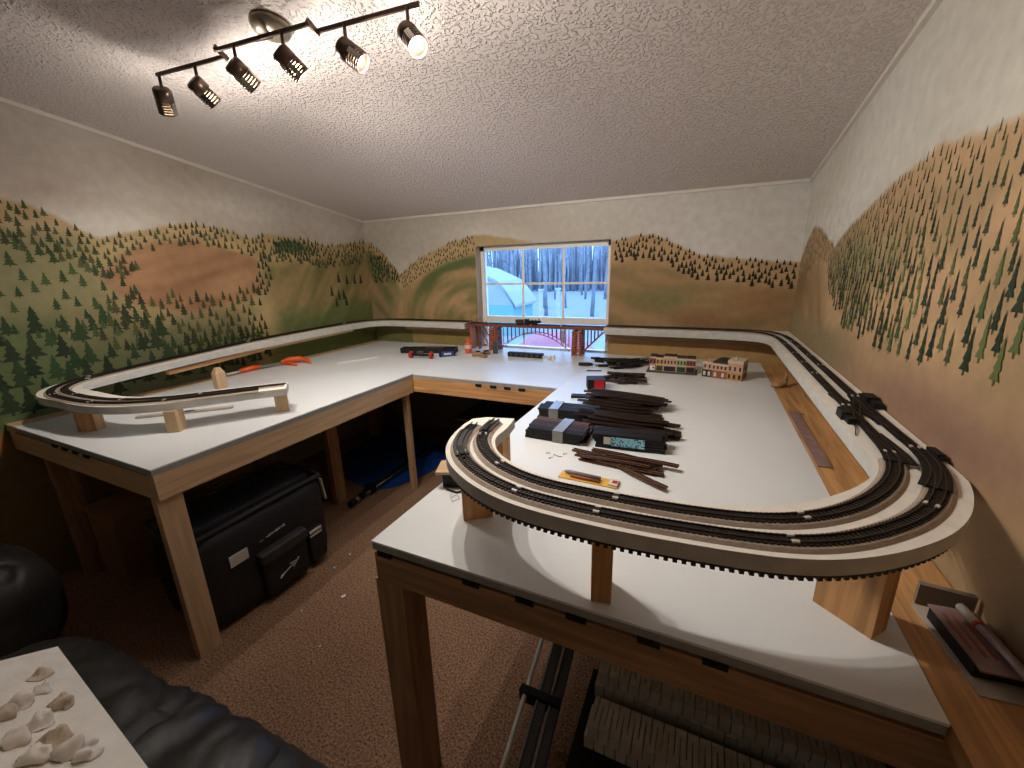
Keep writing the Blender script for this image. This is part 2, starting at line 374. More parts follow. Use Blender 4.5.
def paint_left(y, z):
    r = pl(y, L_RIDGE)+.012*nz(y*14, 2)
    sk = lerp(CREAM, (182, 164, 142), clamp(.5+1.1*nz(y*1.6, z*4, 5)-.25))
    sk = lerp(sk, (172, 142, 118), .55*clamp(1-ell(y, z, -2.28, 2.06, .42, .13)))
    if z > r+.014: return sk
    n1 = stroke(y, z, .4, 7, .3, 1); n2 = nz(y*5, z*9, 9)
    c = lerp(TAN, OCHRE, clamp(.5+n1))
    c = lerp(c, (128, 124, 70), clamp(.35+.8*n2)*.6)                                 # green washes
    c = lerp(c, (190, 152, 104), .5*sst(.1, .0, r-z))
    g = sst(-1.95, -2.25, y+.35*(z-1.6)+.1*n2)*sst(1.90, 1.78, z+.08*n2)               # green slope on the left
    c = lerp(c, (116, 116, 72), .7*g)
    g2 = sst(1.52, 1.25, z+.12*n2)*sst(-1.2, -1.5, y)                                   # wooded foot
    c = lerp(c, (132, 108, 66), .8*g2); c = lerp(c, (96, 104, 60), .8*g2*sst(1.45, 1.15, z+.1*n1))
    c = lerp(c, (92, 108, 54), .8*sst(-2.25, -2.45, y+.1*n2)*sst(1.5, 1.35, z))
    e = ell(y, z, -1.63, 1.61, .53, .235)+.12*n1                                          # bare brown field
    f = sst(1.02, .86, e); bc = lerp((176, 122, 76), (150, 100, 62), clamp(.5+stroke(y, z, .25, 9, .2, 4)))
    bc = lerp(bc, (196, 146, 96), .5*clamp(stroke(y, z, .35, 6, .16, 7)*1.6))
    c = lerp(c, bc, f)
    q = sst(-1.22, -1.05, y+.15*(z-1.5))*sst(1.80, 1.66, z-.1*(y+.6))                      # olive swept field
    oc = lerp((162, 132, 78), (120, 112, 56), clamp(.5+1.3*stroke(y, z, .95, 9, .14, 11)))
    oc = lerp(oc, (206, 160, 104), .6*clamp(1.8*stroke(y, z, .9, 7, .12, 14)))
    oc = lerp(oc, (86, 112, 50), .7*sst(1.42, 1.2, z+.1*n1))
    c = lerp(c, oc, q)
    c = lerp(c, (60, 92, 52), .8*sst(1.1, .6, ell(y, z, -.86, 1.83, .17, .055)))           # small dark green patch
    c = lerp(c, (96, 112, 46), .75*sst(1.14, 1.02, z)*sst(-1.3, -1.1, y))
    c = lerp(c, (150, 118, 64), .8*sst(.9, .8, z))
    c = lerp(c, (206, 96, 40), .8*sst(1.1, .4, ell(y, z, -2.74, .83, .07, .09)))
    c = lerp(c, (170, 166, 158), sst(.88, .84, z)*sst(-2.15, -2.0, y))
    return lerp(sk, c, sst(r+.013, r-.013, z))
def paint_back(x, z):
    r = pl(x, B_RIDGE)+.01*nz(x*16, 4)
    n1 = nz(x*4, z*6, 21)
    sk = lerp(CREAM, (190, 176, 156), clamp(.4+1.0*nz(x*1.5, z*3, 25)))
    sk = lerp(sk, (214, 208, 198), sst(1.8, 3.2, x))
    if z > r+.014: return sk
    if x < 1.9:
        # concentric swept strokes round a centre low on the right
        rr = math.hypot((x-1.25)*.8, z-1.12); an = math.atan2(z-1.12, (x-1.25))
        s1 = nz(rr*11, an*1.1, 31)+.5*nz(rr*23, an*1.6, 33)
        c = lerp((188, 144, 88), (134, 122, 64), clamp(.5+1.2*s1))
        c = lerp(c, (204, 152, 98), .5*clamp(1.5*nz(rr*16, an*1.3, 37)))
        gA = sst(.07, .02, abs(rr-.56-.03*n1))*sst(3.05, 2.5, an)*sst(1.35, 1.6, an)        # green arc
        c = lerp(c, (84, 104, 48), .85*gA)
        gB = sst(.05, .01, abs(rr-.36))*sst(2.9, 2.2, an); c = lerp(c, (110, 116, 56), .6*gB)
        t = sst(.20, .12, r-z); c = lerp(c, (202, 164, 106), .85*t)
        gl = sst(.42, .2, x+.2*(1.5-z)); c = lerp(c, lerp((92, 104, 52), (170, 130, 84), clamp(.5+stroke(x, z, -.9, 9, .2, 41))), .8*gl*sst(.05, .12, r-z))
    else:
        s1 = stroke(x, z+.10*math.sin((x-2.5)*2.6), .04, 8, .2, 45)
        c = lerp((176, 134, 82), (144, 116, 66), clamp(.5+1.1*s1))
        c = lerp(c, (126, 122, 66), .6*sst(1.1, .3, ell(x, z, 2.85, 1.36, .3, .1)))
        c = lerp(c, (150, 96, 56), .6*sst(1.1, .2, ell(x, z, 3.15, 1.22, .3, .1)))
        c = lerp(c, (168, 112, 64), .5*sst(1.1, .4, ell(x, z, 3.5, 1.36, .25, .16)))
        c = lerp(c, (206, 160, 104), .8*sst(.22, .12, r-z))
    c = lerp(c, (190, 142, 72) if x > 1.4 else (150, 122, 54), .8*sst(1.12, 1.04, z))
    if x < .5: c = lerp(c, (96, 100, 44), .8*sst(1.12, 1.04, z))
    c = lerp(c, (150, 144, 134), sst(.88, .84, z))
    return lerp(sk, c, sst(r+.013, r-.013, z))
def paint_right(y, z):
    r = pl(y, R_RIDGE)+.01*nz(y*13, 6)
    sk = lerp((216, 212, 198), (204, 196, 178), clamp(.4+nz(y*1.3, z*3, 51)))
    if z > r+.014: return sk
    n1 = stroke(y, z, -.3, 6, .35, 53); n2 = nz(y*3, z*6, 55)
    c = lerp((204, 158, 106), (176, 140, 92), clamp(.5+n1))
    c = lerp(c, (212, 152, 112), .5*clamp(1.4*nz(y*4, z*9, 57)))
    c = lerp(c, (138, 134, 82), .7*sst(1.2, .3, ell(y, z, -1.15, 1.6, .5, .12)+.2*n2))
    k = sst(-.85, -.7, y-.3*(z-1.5)+.05*n2)                                                   # the small peak by the corner
    kc = lerp((182, 144, 96), (146, 112, 66), clamp(.5+.8*stroke(y, z+.15*math.sin(y*4), .7, 6, .3, 59)))
    kc = lerp(kc, (196, 158, 112), .7*sst(.26, .1, r-z)); c = lerp(c, kc, k)
    low = sst(1.36, 1.26, z+.03*n2+.02*(y+1.5)); lc = lerp((182, 142, 96), (164, 124, 90), clamp(.5+stroke(y, z, -.1, 4, .3, 61)))
    lc = lerp(lc, (140, 128, 84), .6*sst(-1.6, -1.0, y)); lc = lerp(lc, (156, 110, 90), .6*sst(1.1, .3, ell(y, z, -2.0, 1.2, .55, .09)))
    c = lerp(c, lc, low)
    c = lerp(c, (168, 136, 88), .8*sst(1.16, 1.05, z))
    return lerp(sk, c, sst(r+.013, r-.013, z))
# little painted conifers: flat strokes of the mural, in the wall's own mesh
def tree_poly(h, w, rnd):
    n = 4 if h > .045 else 3; L, R = [], []
    for k in range(n):
        z0 = .1+.9*k/n; hw = w/2*(1-k/n)*(.85+.3*rnd.random())
        L.append((-hw, z0*h)); R.append((hw*(.9+.2*rnd.random()), z0*h))
        if k < n-1:
            zi = .1+.9*(k+.8)/n; L.append((-hw*.42, zi*h)); R.append((hw*.42, zi*h))
    return [(-.06*w, 0), (.06*w, 0), (.06*w, .1*h)]+R+[(0, h)]+L[::-1]+[(-.06*w, .1*h)]
def scatter(rnd, n, ubox, vbox, cond, md):
    """md(u,v) spacing"""
    out = []
    for _ in range(n):
        u = rnd.uniform(*ubox); v = rnd.uniform(*vbox)
        if not cond(u, v): continue
        d = md(u, v)
        if all(abs(u-a)+.55*abs(v-c) > d for a, c in out): out.append((u, v))
    return out
def soften(c):
    g = .3*c[0]+.55*c[1]+.15*c[2]; return tuple(g+(v-g)*.76 for v in c)
def wall_mesh(name, to3, U, V, paint, hole=None, fine=(1.0, 2.1), trees=(), extra=None, off=None):
    """subdivided wall face + painted trees + thickness slab behind"""
    bm = bmesh.new(); lay = bm.verts.layers.float_color.new('paint'); cache = {}
    def vert(u, v):
        k = (round(u, 4), round(v, 4))
        if k not in cache:
            w = bm.verts.new(to3(u, v, 0)); w[lay] = lin(soften(paint(u, v)))+(1,); cache[k] = w
        return cache[k]
    for i in range(len(U)-1):
        for j in range(len(V)-1):
            uc, vc = (U[i]+U[i+1])/2, (V[j]+V[j+1])/2
            if hole and hole[0] < uc < hole[1] and hole[2] < vc < hole[3]: continue
            bm.faces.new((vert(U[i], V[j]), vert(U[i+1], V[j]), vert(U[i+1], V[j+1]), vert(U[i], V[j+1])))
    for ti, (u, v, h, w, col) in enumerate(sorted(trees, key=lambda t: -t[1])):
        rnd = random.Random(int(u*9973+v*7919))
        P = tree_poly(h, w, rnd); L = lin(col)
        ws = []
        for a, b_ in P:
            x = bm.verts.new(to3(u+a, v+b_, .0006+ti*2.5e-6)); x[lay] = tuple(L)+(1,); ws.append(x)
        try: bm.faces.new(ws)
        except ValueError: pass
    me = bpy.data.meshes.new(name); 
    if extra: extra(bm, lay)
    bm.to_mesh(me); bm.free(); me.materials.append(M['mural'])
    o = bpy.data.objects.new(name, me); COL.objects.link(o); return struct(o)
def frange(a, b, s):
    n = max(1, int(round((b-a)/s))); return [a+(b-a)*i/n for i in range(n+1)]
# trees of the left wall
rn = random.Random(3); TL = []
def rgb_j(c, j, r):
    k = 1+r.uniform(-j, j)*.016; return tuple(max(4, v*k+r.uniform(-4, 4)) for v in c)
rl = lambda y: pl(y, L_RIDGE)
for (y, z) in scatter(rn, 5000, (-2.9, -.02), (1.6, 2.05), lambda y, z: 0 < rl(y)-z < .13 or (y < -1.95 and 0 < rl(y)-z < .24) or (-1.15 < y < -.1 and 0 < rl(y)-z < .2), lambda y, z: .031):
    h = rn.uniform(.034, .05)*(1+.25*(rl(y)-z)/.1); TL.append((y, z-.012, h, h*.62, rgb_j((70, 72, 46), 14, rn)))
for (y, z) in scatter(rn, 2500, (-2.9, -1.95), (1.28, 1.8), lambda y, z: z < rl(y)-.2, lambda y, z: .062):
    h = rn.uniform(.055, .08); TL.append((y, z, h, h*.62, rgb_j((56, 72, 40), 14, rn)))
for (y, z) in scatter(rn, 2500, (-2.2, -1.2), (1.18, 1.48), lambda y, z: ell(y, z, -1.63, 1.64, .5, .2) > 1 or z < 1.45+.1*math.sin(y*9), lambda y, z: .050):
    h = rn.uniform(.06, .1); TL.append((y, z, h, h*.55, rgb_j((66, 66, 38), 16, rn)))
for (y, z) in scatter(rn, 1500, (-2.95, -1.9), (.93, 1.35), lambda y, z: True, lambda y, z: .072):
    h = rn.uniform(.10, .17); TL.append((y, z, h, h*.6, rgb_j((44, 58, 34), 12, rn)))
for (y, z) in scatter(rn, 900, (-1.9, -1.2), (.94, 1.16), lambda y, z: True, lambda y, z: .04):
    h = rn.uniform(.08, .13); TL.append((y, z, h, h*.55, rgb_j((50, 60, 30), 14, rn)))
for (y, z) in scatter(rn, 700, (-1.02, -.6), (1.78, 1.88), lambda y, z: True, lambda y, z: .03): TL.append((y, z-.02, .05, .03, rgb_j((44, 66, 42), 8, rn)))
for (y, z) in scatter(rn, 400, (-1.24, -1.02), (1.45, 1.75), lambda y, z: abs(y+1.13-.25*(z-1.6)) < .06, lambda y, z: .036): TL.append((y, z, .06, .034, rgb_j((52, 54, 34), 8, rn)))
for y, z in ((-.4, 1.52), (-.3, 1.5), (-.2, 1.5), (-.12, 1.5), (-.5, 1.40), (-.42, 1.36), (-.36, 1.36), (-.46, 1.3), (-.34, 1.3)): TL.append((y, z, .11, .05, rgb_j((48, 52, 28), 8, rn)))
wall_mesh('wall_left', lambda u, v, o: (o, u, v), frange(YF, -2.9, .12)+frange(-2.9, 0, .0125)[1:], frange(0, .6, .15)+frange(.6, 2.1, .0125)[1:]+[2.3, 2.5, 2.7, 2.9], paint_left, trees=TL)
# back wall
TB = []; rb = lambda x: pl(x, B_RIDGE)
for (x, z) in scatter(rn, 5000, (.03, 3.70), (1.4, 1.92), lambda x, z: not (1.26 < x < 2.5) and 0 < rb(x)-z < (.15 if x < 1.9 else .17) and not (x < .42 and z < 1.55), lambda x, z: .022 if x < 1.9 else .026):
    h = (.036 if x < 1.9 else .034+.16*(rb(x)-z)); TB.append((x, z-.012, h, h*.58 if x < 1.9 else h*.62, rgb_j((62, 58, 36) if x < 1.9 else (40, 36, 26), 8, rn)))
for (x, z) in scatter(rn, 700, (.05, .4), (1.5, 1.75), lambda x, z: z < rb(x)-.06, lambda x, z: .03): TB.append((x, z, .06, .03, rgb_j((44, 52, 32), 8, rn)))
WX0, WX1, WZ0, WZ1 = 1.268, 2.475, .90, 1.815
Ub = frange(0, WX0, .0125)+frange(WX0, WX1, .0125)[1:]+frange(WX1, W, .0125)[1:]
Vb = frange(0, .9, .15)+frange(.9, WZ1, .0125)[1:]+frange(WZ1, 1.95, .0125)[1:]+[2.05, 2.16]
wall_mesh('wall_back', lambda u, v, o: (u, -o, v), Ub, Vb, paint_back, hole=(WX0, WX1, WZ0, WZ1), trees=TB)
# right wall
TR = []; rr_ = lambda y: pl(y, R_RIDGE)
def lowR(y): return pl(y, [(-2.9, 1.36), (-2.3, 1.36), (-1.96, 1.33), (-1.52, 1.31), (-1.2, 1.31), (-.85, 1.45), (-.7, 1.6), (-.5, 1.62), (-.13, 1.5), (0, 1.46)])
def hR(y, z): return .034+.068*clamp((rr_(y)-z)/.45)
for (y, z) in scatter(rn, 9000, (-2.95, -.01), (1.28, 1.92), lambda y, z: lowR(y) < z < rr_(y)-.004, lambda y, z: .025+.022*clamp((rr_(y)-z)/.45)*sst(-.7, -2.0, y)+.004*sst(-.8, -2.2, y)):
    h = hR(y, z)*rn.uniform(.85, 1.15); pk = y > -.75
    if pk: h = .035
    c = rgb_j((128, 104, 66), 14, rn) if pk else (rgb_j((84, 96, 56), 14, rn) if rn.random() < .4 else rgb_j((48, 60, 42), 12, rn))
    TR.append((y, z-.012, h, h*(.31 if not pk else .5), c))
wall_mesh('wall_right', lambda u, v, o: (W-o, u, v), frange(YF, -2.95, .12)+frange(-2.95, 0, .0125)[1:], frange(0, .9, .15)+frange(.9, 2.0, .0125)[1:]+[2.15, 2.3, 2.5, 2.7, 2.9], paint_right, trees=TR)

# ------------------------------------------------------------------ window
b = MB()   # reveal (jamb, head, sill) through the wall
b.b2((WX0-.02, .001, WZ0-.03), (WX0+.004, .15, WZ1+.02), M['jamb']); b.b2((WX1-.004, .001, WZ0-.03), (WX1+.02, .15, WZ1+.02), M['jamb'])
b.b2((WX0-.02, .001, WZ1-.004), (WX1+.02, .15, WZ1+.02), M['jamb']); b.b2((WX0-.02, .001, WZ0-.03), (WX1+.02, .15, WZ0+.004), M['sash'])
struct(b.build('trim_4'))
win = bpy.data.objects.new('window_1', None); COL.objects.link(win); win.location = (1.8875, .1, WZ0); struct(win)
ZM = 1.165
b = MB()
fx0, fx1 = WX0+.006, WX1-.006
b.b2((fx0, .085, WZ0+.006), (fx0+.035, .135, WZ1-.006)); b.b2((fx1-.035, .085, WZ0+.006), (fx1, .135, WZ1-.006))
b.b2((fx0, .085, WZ1-.045), (fx1, .135, WZ1-.006)); b.b2((fx0, .085, WZ0+.006), (fx1, .135, WZ0+.018))
b.b2((fx0, .075, ZM-.03), (fx1, .13, ZM+.025))
b.build('window_frame', win, M['sash'])
for (z0, z1, nm) in ((ZM+.025, WZ1-.045, 'upper'), (WZ0+.035, ZM-.03, 'lower')):
    b = MB(); a0, a1 = fx0+.035, fx1-.035
    for k in (1, 2):
        x = a0+(a1-a0)*k/3; b.b2((x-.009, .098, z0), (x+.009, .112, z1))
    if nm == 'upper': b.b2((a0, .099, (z0+z1)/2-.009), (a1, .111, (z0+z1)/2+.009))
    b.build('muntin_grid', win, M['sash'])
    b = MB(); b.b2((a0, .103, z0), (a1, .106, z1)); b.build('glass_pane', win, M['glass'])

# ------------------------------------------------------------------ outdoors
GZ = -.55
struct(MB().b2((-40, .3, GZ-.2), (40, 70, GZ)).build('ground', None, M['snow']))
sh = thing('garden_shed', 'white roofed aqua barn shed standing in the snowy yard', 'shed', (-4.6, 10, GZ))
prof = [(-4.5, -.1+.1), (-4.5, .72), (-3.9, 1.5), (-2.2, 2.35), (-.6, 1.62), (.05, .42), (.05, -.1+.1)]
sx0, gx = -4.4, 0.02
wallp = [(-4.4, GZ), (-4.4, .4), (-.02, .4), (-.02, GZ)]
b = MB(); b.b2((-6.8, 9.3, GZ), (-2.62, 11.0, .46)); b.build('wall', sh, M['shedwall'])
b = MB(); P = [(-6.9, .45), (-6.4, 1.2), (-4.6, 1.78), (-4.03, 1.66), (-3.13, 1.27), (-2.78, .9), (-2.5, .50)]; Q = [(x*.985-.03, z-.09) for x, z in P]
ring = P+Q[::-1]; n = len(ring)
v = [(x, 9.2, z) for x, z in ring]+[(x, 11.15, z) for x, z in ring]
b._add(v, [(i, (i+1) % n, n+(i+1) % n, n+i) for i in range(n)]+[(i, i+1, n-2-i, n-1-i) for i in range(6)]+[(n+i, n+n-1-i, n+n-2-i, n+i+1) for i in range(6)], M['shedroof'])
b.build('roof', sh)
b = MB(); GP = [(-6.8, .46)]+Q[1:5]+[(-2.62, .46)]; b._add([(x, 9.29, z) for x, z in GP]+[(x, 9.35, z) for x, z in GP],
                 [(0, 1, 2, 3, 4, 5), (11, 10, 9, 8, 7, 6)], M['shedroof']); b.build('gable', sh)
b = MB(); b.b2((-5.0, 9.26, GZ), (-4.0, 9.299, .35)); b.build('door', sh, M['shedwall'])
for i, (x, h) in enumerate(((-.387, 1.11), (.04, 1.13))):
    b = MB(); b.box((x, 6, (h+GZ)/2), (.08, .08, h-GZ)); b.box((x, 6, h+.02), (.11, .11, .04))
    tag(b.build('fence_post', None, M['decking']), ['white square post in the yard nearest the shed', 'white square post in the yard further from the shed'][i], 'post', 'white posts in the yard')
b = MB(); b.blob((1.1, 2.6, GZ), (1.0, .8, 1.22), M['pinktarp'], 32, 14, 1, .05, 2)
tag(b.build('covered_mound'), 'low pink mauve domed cover outside behind the model bridge', 'cover')
dk = thing('deck_railing', 'pale deck railing just outside the window behind the bridge', 'railing', (1.6, 1.15, GZ))
for z in (.42, .60): MB().b2((.2, 1.13, z), (3.2, 1.17, z+.04)).build('rail', dk, M['decking'])
for x in (.25, 1.15, 2.15, 3.15): MB().b2((x-.03, 1.12, GZ), (x+.03, 1.18, .66)).build('post', dk, M['decking'])
b = MB(); b.box((0, .9, GZ+.3), (4, 1.2, .06)); b.box((0, 1.45, GZ+.15), (4, .05, .3)); b2_ = b
o = b.build('porch_floor', None, M['snow'], loc=(0, 0, 0)); o.location = (1.6, 0, 0); struct(o)
rt = random.Random(11); protos = []
def bare_tree(r, h):
    b = MB(); rad = h*.011
    P = [(0, 0, 0)]
    for k in range(1, 7): P.append((P[-1][0]+r.uniform(-.12, .12), P[-1][1]+r.uniform(-.1, .1), h*k/6))
    b.tube(P, [rad*(1-.14*k) for k in range(7)], M['bark'], 6)
    for k in range(34):
        t = r.uniform(.2, .98); i = min(5, int(t*6)); f = t*6-i
        p = Vector(P[i]).lerp(Vector(P[i+1]), f); a = r.uniform(0, 2*PI); L = h*.12*(1.15-t)*r.uniform(.6, 1.3)
        q = p+Vector((math.cos(a)*L*.7, math.sin(a)*L*.7, L*.8)); m_ = p.lerp(q, .5)+Vector((0, 0, -.04*L))
        b.tube([p, m_, q], [rad*.36*(1.2-t), rad*.24*(1.2-t), rad*.06], M['bark'], 4)
        for _ in range(3):
            s_ = p.lerp(q, r.uniform(.4, .95)); e = s_+Vector((r.uniform(-.5, .5), r.uniform(-.5, .5), r.uniform(.2, .7)))*L*.5
            b.tube([s_, e], [rad*.13*(1.2-t), rad*.03], M['bark'], 3)
    return b
for k in range(6):
    o = bare_tree(rt, rt.uniform(8, 11)).build('bare_tree', None, loc=(0, 0, 0)); protos.append(o)
    tag(o, 'leafless grey winter tree in the woods beyond the yard', 'tree', 'bare trees in the woods')
cnt = 0
for row, (yy, nn) in enumerate(((15, 11), (19, 14), (25, 16), (32, 18))):
    for k in range(nn):
        x = -16*yy/18+(26*yy/18)*(k+.25+.5*rt.random())/nn*.9
        if x > 6*yy/18: continue
        o = protos[cnt] if cnt < 6 else copy_tree(rt.choice(protos)); cnt += 1
        o.location = (x, yy+rt.uniform(-1.5, 1.5), GZ-.05); o.rotation_euler = (0, 0, rt.uniform(0, 6.28)); s_ = rt.uniform(.8, 1.25); o.scale = (s_, s_, s_)
b = MB()
for k in range(1500):
    x = rt.uniform(-42, 18); y = rt.uniform(36, 46); h = rt.uniform(5, 13)
    b.tube([(x, y, GZ), (x+rt.uniform(-.5, .5), y, GZ+h)], [rt.uniform(.05, .16), .02], M['haze_bark'], 3)
o = b.build('distant_thicket'); tag(o, 'dense hazy thicket of bare trunks far behind the yard', 'woods', kind='stuff')

# ------------------------------------------------------------------ tables
YN = -2.67
def leg(parent, x0, x1, y0, y1, k='stud_z'): MB().b2((x0, y0, .001), (x1, y1, T-.028)).build('leg', parent, M[k], .003)
def slots(parent, pts, horiz):
    for (x, y) in pts:
        b = MB()
        if horiz: b.b2((x-.022, y-.003, T-.042), (x+.022, y+.01, T-.027))
        else: b.b2((x-.01, y-.022, T-.042), (x+.003, y+.022, T-.027))
        b.build('shim_gap', parent, M['gap'])  # solid dark box painting the shade of a gap below the top
TH = .026
tl = thing('train_table', 'white topped pine train table along the left mural wall', 'table', (.7, -1.4, 0), 'white topped train tables')
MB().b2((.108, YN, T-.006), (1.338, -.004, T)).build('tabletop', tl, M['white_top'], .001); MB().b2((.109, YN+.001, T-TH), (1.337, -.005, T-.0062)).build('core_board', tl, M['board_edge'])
MB().b2((.098, YN+.001, T-TH), (.107, -.004, T-.001)).build('edge_strip', tl, M['pine_y'])
MB().b2((.004, YN+.0, T-.036), (.097, -.004, T+.002)).build('wall_ledger', tl, M['pine_y'], .002)
MB().b2((.004, YN+.004, T-.135), (1.296, YN+.042, T-TH-.011)).build('frame_rail', tl, M['pine_x'], .003)
MB().b2((1.298, YN+.004, T-.135), (1.336, -1.109, T-TH-.001)).build('frame_rail', tl, M['pine_y'], .003)
MB().b2((1.2785, YN+.0, .001), (1.3165, YN+.089, T-.1355)).build('leg', tl, M['pine_z'], .003); leg(tl, 1.258, 1.296, -1.145, -1.109, 'pine_z')
leg(tl, .868, .906, -1.53, -1.44); leg(tl, .14, .229, -1.6, -1.5); leg(tl, .14, .229, -.4, -.3); leg(tl, .14, .178, YN+.05, YN+.14)
leg(tl, .14, .229, -2.0, -1.94)
slots(tl, [(x, YN+.002) for x in (.52, .62, .72, .82)], True)
tb = thing('train_table', 'white topped pine train table under the window between the side tables', 'table', (1.88, -.55, 0), 'white topped train tables')
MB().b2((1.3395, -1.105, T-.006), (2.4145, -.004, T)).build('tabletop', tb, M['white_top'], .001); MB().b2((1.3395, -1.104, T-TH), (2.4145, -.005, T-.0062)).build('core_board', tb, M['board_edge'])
MB().b2((1.338, -1.105, T-.128), (2.4145, -1.067, T-TH-.001)).build('frame_rail', tb, M['warm_x'], .003)
leg(tb, 1.8, 1.838, -.2, -.11)
slots(tb, [(x, -1.107) for x in (1.87, 1.98, 2.08, 2.18)], True)
tr = thing('train_table', 'white topped pine train table along the right mural wall nearest the camera', 'table', (3.0, -1.4, 0), 'white topped train tables')
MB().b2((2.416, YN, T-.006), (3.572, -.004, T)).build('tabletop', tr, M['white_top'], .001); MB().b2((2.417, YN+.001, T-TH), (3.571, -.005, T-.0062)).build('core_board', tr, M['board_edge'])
MB().b2((3.574, YN-.16, T-.038), (W-.004, -.004, T-.002)).build('wall_ledger', tr, M['warm_y'], .002)
MB().b2((2.418, YN+.004, T-.125), (W-.004, YN+.042, T-TH-.012)).build('frame_rail', tr, M['stud_x'], .003)
MB().b2((2.418, YN+.044, T-.125), (2.456, -.01, T-TH-.001)).build('frame_rail', tr, M['warm_y'], .003)
MB().b2((2.408, YN+.006, .001), (2.50, YN+.095, T-.1255)).build('leg', tr, M['stud_z'], .003); leg(tr, 3.6, 3.69, YN+.046, YN+.136); leg(tr, 2.46, 2.5, -1.0, -.92); leg(tr, 3.6, 3.69, -.3, -.2)
slots(tr, [(2.45+.004, YN+.002), (2.72, YN+.002), (2.86, YN+.002), (2.98, YN+.002), (3.13, YN+.002), (3.25, YN+.002)], True)

# ------------------------------------------------------------------ track beds
FT = .031
OTK = [(2.475, -0.045), (2.9, -0.045), (3.45, -0.05), (3.56, -0.075), (3.63, -0.15), (3.66, -0.28), (3.668, -0.5), (3.668, -0.9), (3.668, -1.4), (3.667, -1.8), (3.669, -2.018), (3.676, -2.132), (3.676, -2.19), (3.669, -2.245), (3.65, -2.31), (3.61, -2.403), (3.563, -2.471), (3.497, -2.541), (3.433, -2.594), (3.375, -2.629), (3.318, -2.647), (3.255, -2.658), (3.194, -2.665), (3.146, -2.67), (3.096, -2.674), (3.043, -2.677), (2.986, -2.677), (2.921, -2.676), (2.869, -2.671), (2.807, -2.657), (2.748, -2.632), (2.699, -2.602), (2.649, -2.564), (2.607, -2.513), (2.574, -2.437), (2.566, -2.345)]
OUT = [(3.7145, -.0), (3.7145, -.6), (3.7145, -1.2), (3.7145, -1.7), (3.7145, -2.0), (3.716, -2.13), (3.712, -2.25), (3.68, -2.37), (3.62, -2.478), (3.545, -2.556), (3.462, -2.62), (3.374, -2.665), (3.289, -2.69), (3.201, -2.70), (3.102, -2.697), (2.987, -2.68), (2.867, -2.643), (2.737, -2.58), (2.601, -2.493), (2.521, -2.42), (2.472, -2.34), (2.468, -2.29), (2.505, -2.268)]
INN = [(2.655, -2.252), (2.667, -2.334), (2.668, -2.403), (2.687, -2.452), (2.721, -2.497), (2.768, -2.531), (2.819, -2.554), (2.884, -2.572), (2.959, -2.578), (3.063, -2.576), (3.162, -2.567), (3.269, -2.543), (3.376, -2.487), (3.466, -2.405), (3.525, -2.326), (3.558, -2.262), (3.566, -2.19), (3.566, -2.1), (3.566, -1.8), (3.568, -1.3), (3.568, -0.9), (3.568, -0.5), (3.566, -0.36), (3.53, -0.262), (3.44, -0.215), (3.3, -0.195), (3.0, -0.185), (2.475, -0.18)]
OUT = [(2.475, -.006), (3.0, -.006), (3.55, -.006), (3.7145, -.006)]+OUT[1:]
def dense(P, step=.02): return [(p.x, p.y) for p in cat_rom(P, step)]
oc_ = cat_rom(smooth([(x, y, 0) for x, y in OTK], 1), .02); rim = []
for i, p in enumerate(oc_):
    if p.y > -1.9 : continue
    t = (oc_[min(i+1, len(oc_)-1)]-oc_[max(i-1, 0)]).normalized(); m_ = .038+.010*sst(3.35, 3.6, p.x)
    rim.append((min(3.7145, p.x-t.y*m_), p.y+t.x*m_))
rim = rim+[(2.53, -2.30), (2.565, -2.272)]
O_, I_ = [(2.475, -.006), (3.0, -.006), (3.7145, -.006), (3.7145, -.9), (3.7145, -1.85)]+rim, dense(INN)
rd = thing('track_bed', 'white foam track bed looping round the right table and along the wall', 'track bed', (3.1, -2.5, T+.15), 'raised track beds')
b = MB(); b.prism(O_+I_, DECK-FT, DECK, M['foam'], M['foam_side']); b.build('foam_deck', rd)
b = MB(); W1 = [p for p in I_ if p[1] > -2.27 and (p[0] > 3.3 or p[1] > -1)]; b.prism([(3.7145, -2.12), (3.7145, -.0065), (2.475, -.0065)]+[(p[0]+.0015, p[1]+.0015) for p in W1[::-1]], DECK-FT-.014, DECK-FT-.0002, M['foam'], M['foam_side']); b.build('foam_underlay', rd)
# toothed riser under the outer lip of the loop
loopO = resample([(x, y, 0) for x, y in rim if y < -2.44], .0075)
b = MB()
for i in range(len(loopO)-1):
    p, q = loopO[i], loopO[i+1]; t = (q-p).normalized(); nn = Vector((-t.y, t.x, 0))   # inwards test
    c = (p+q)/2
    if (c+nn*.02-Vector((3.1, -2.2, 0))).length > (c-Vector((3.1, -2.2, 0))).length: nn = -nn
    R = Matrix((t, nn, Vector((0, 0, 1)))).transposed(); hgt = .0145 if i % 2 else .008
    b.box(c+nn*.016+Vector((0, 0, DECK-FT-hgt/2-.0002)), ((q-p).length, .022, hgt), M['tie'], rot=R)
b.build('toothed_riser', rd)
b = MB(); b.b2((2.475, -.05, DECK-FT-.075), (3.69, -.012, DECK-FT-.0145), M['stud_x']); b.build('support_strip', rd)
b = MB(); b.b2((3.63, -1.88, DECK-FT-.06), (3.7145, -.055, DECK-FT-.0145), M['stud_y']); b.build('support_strip', rd)
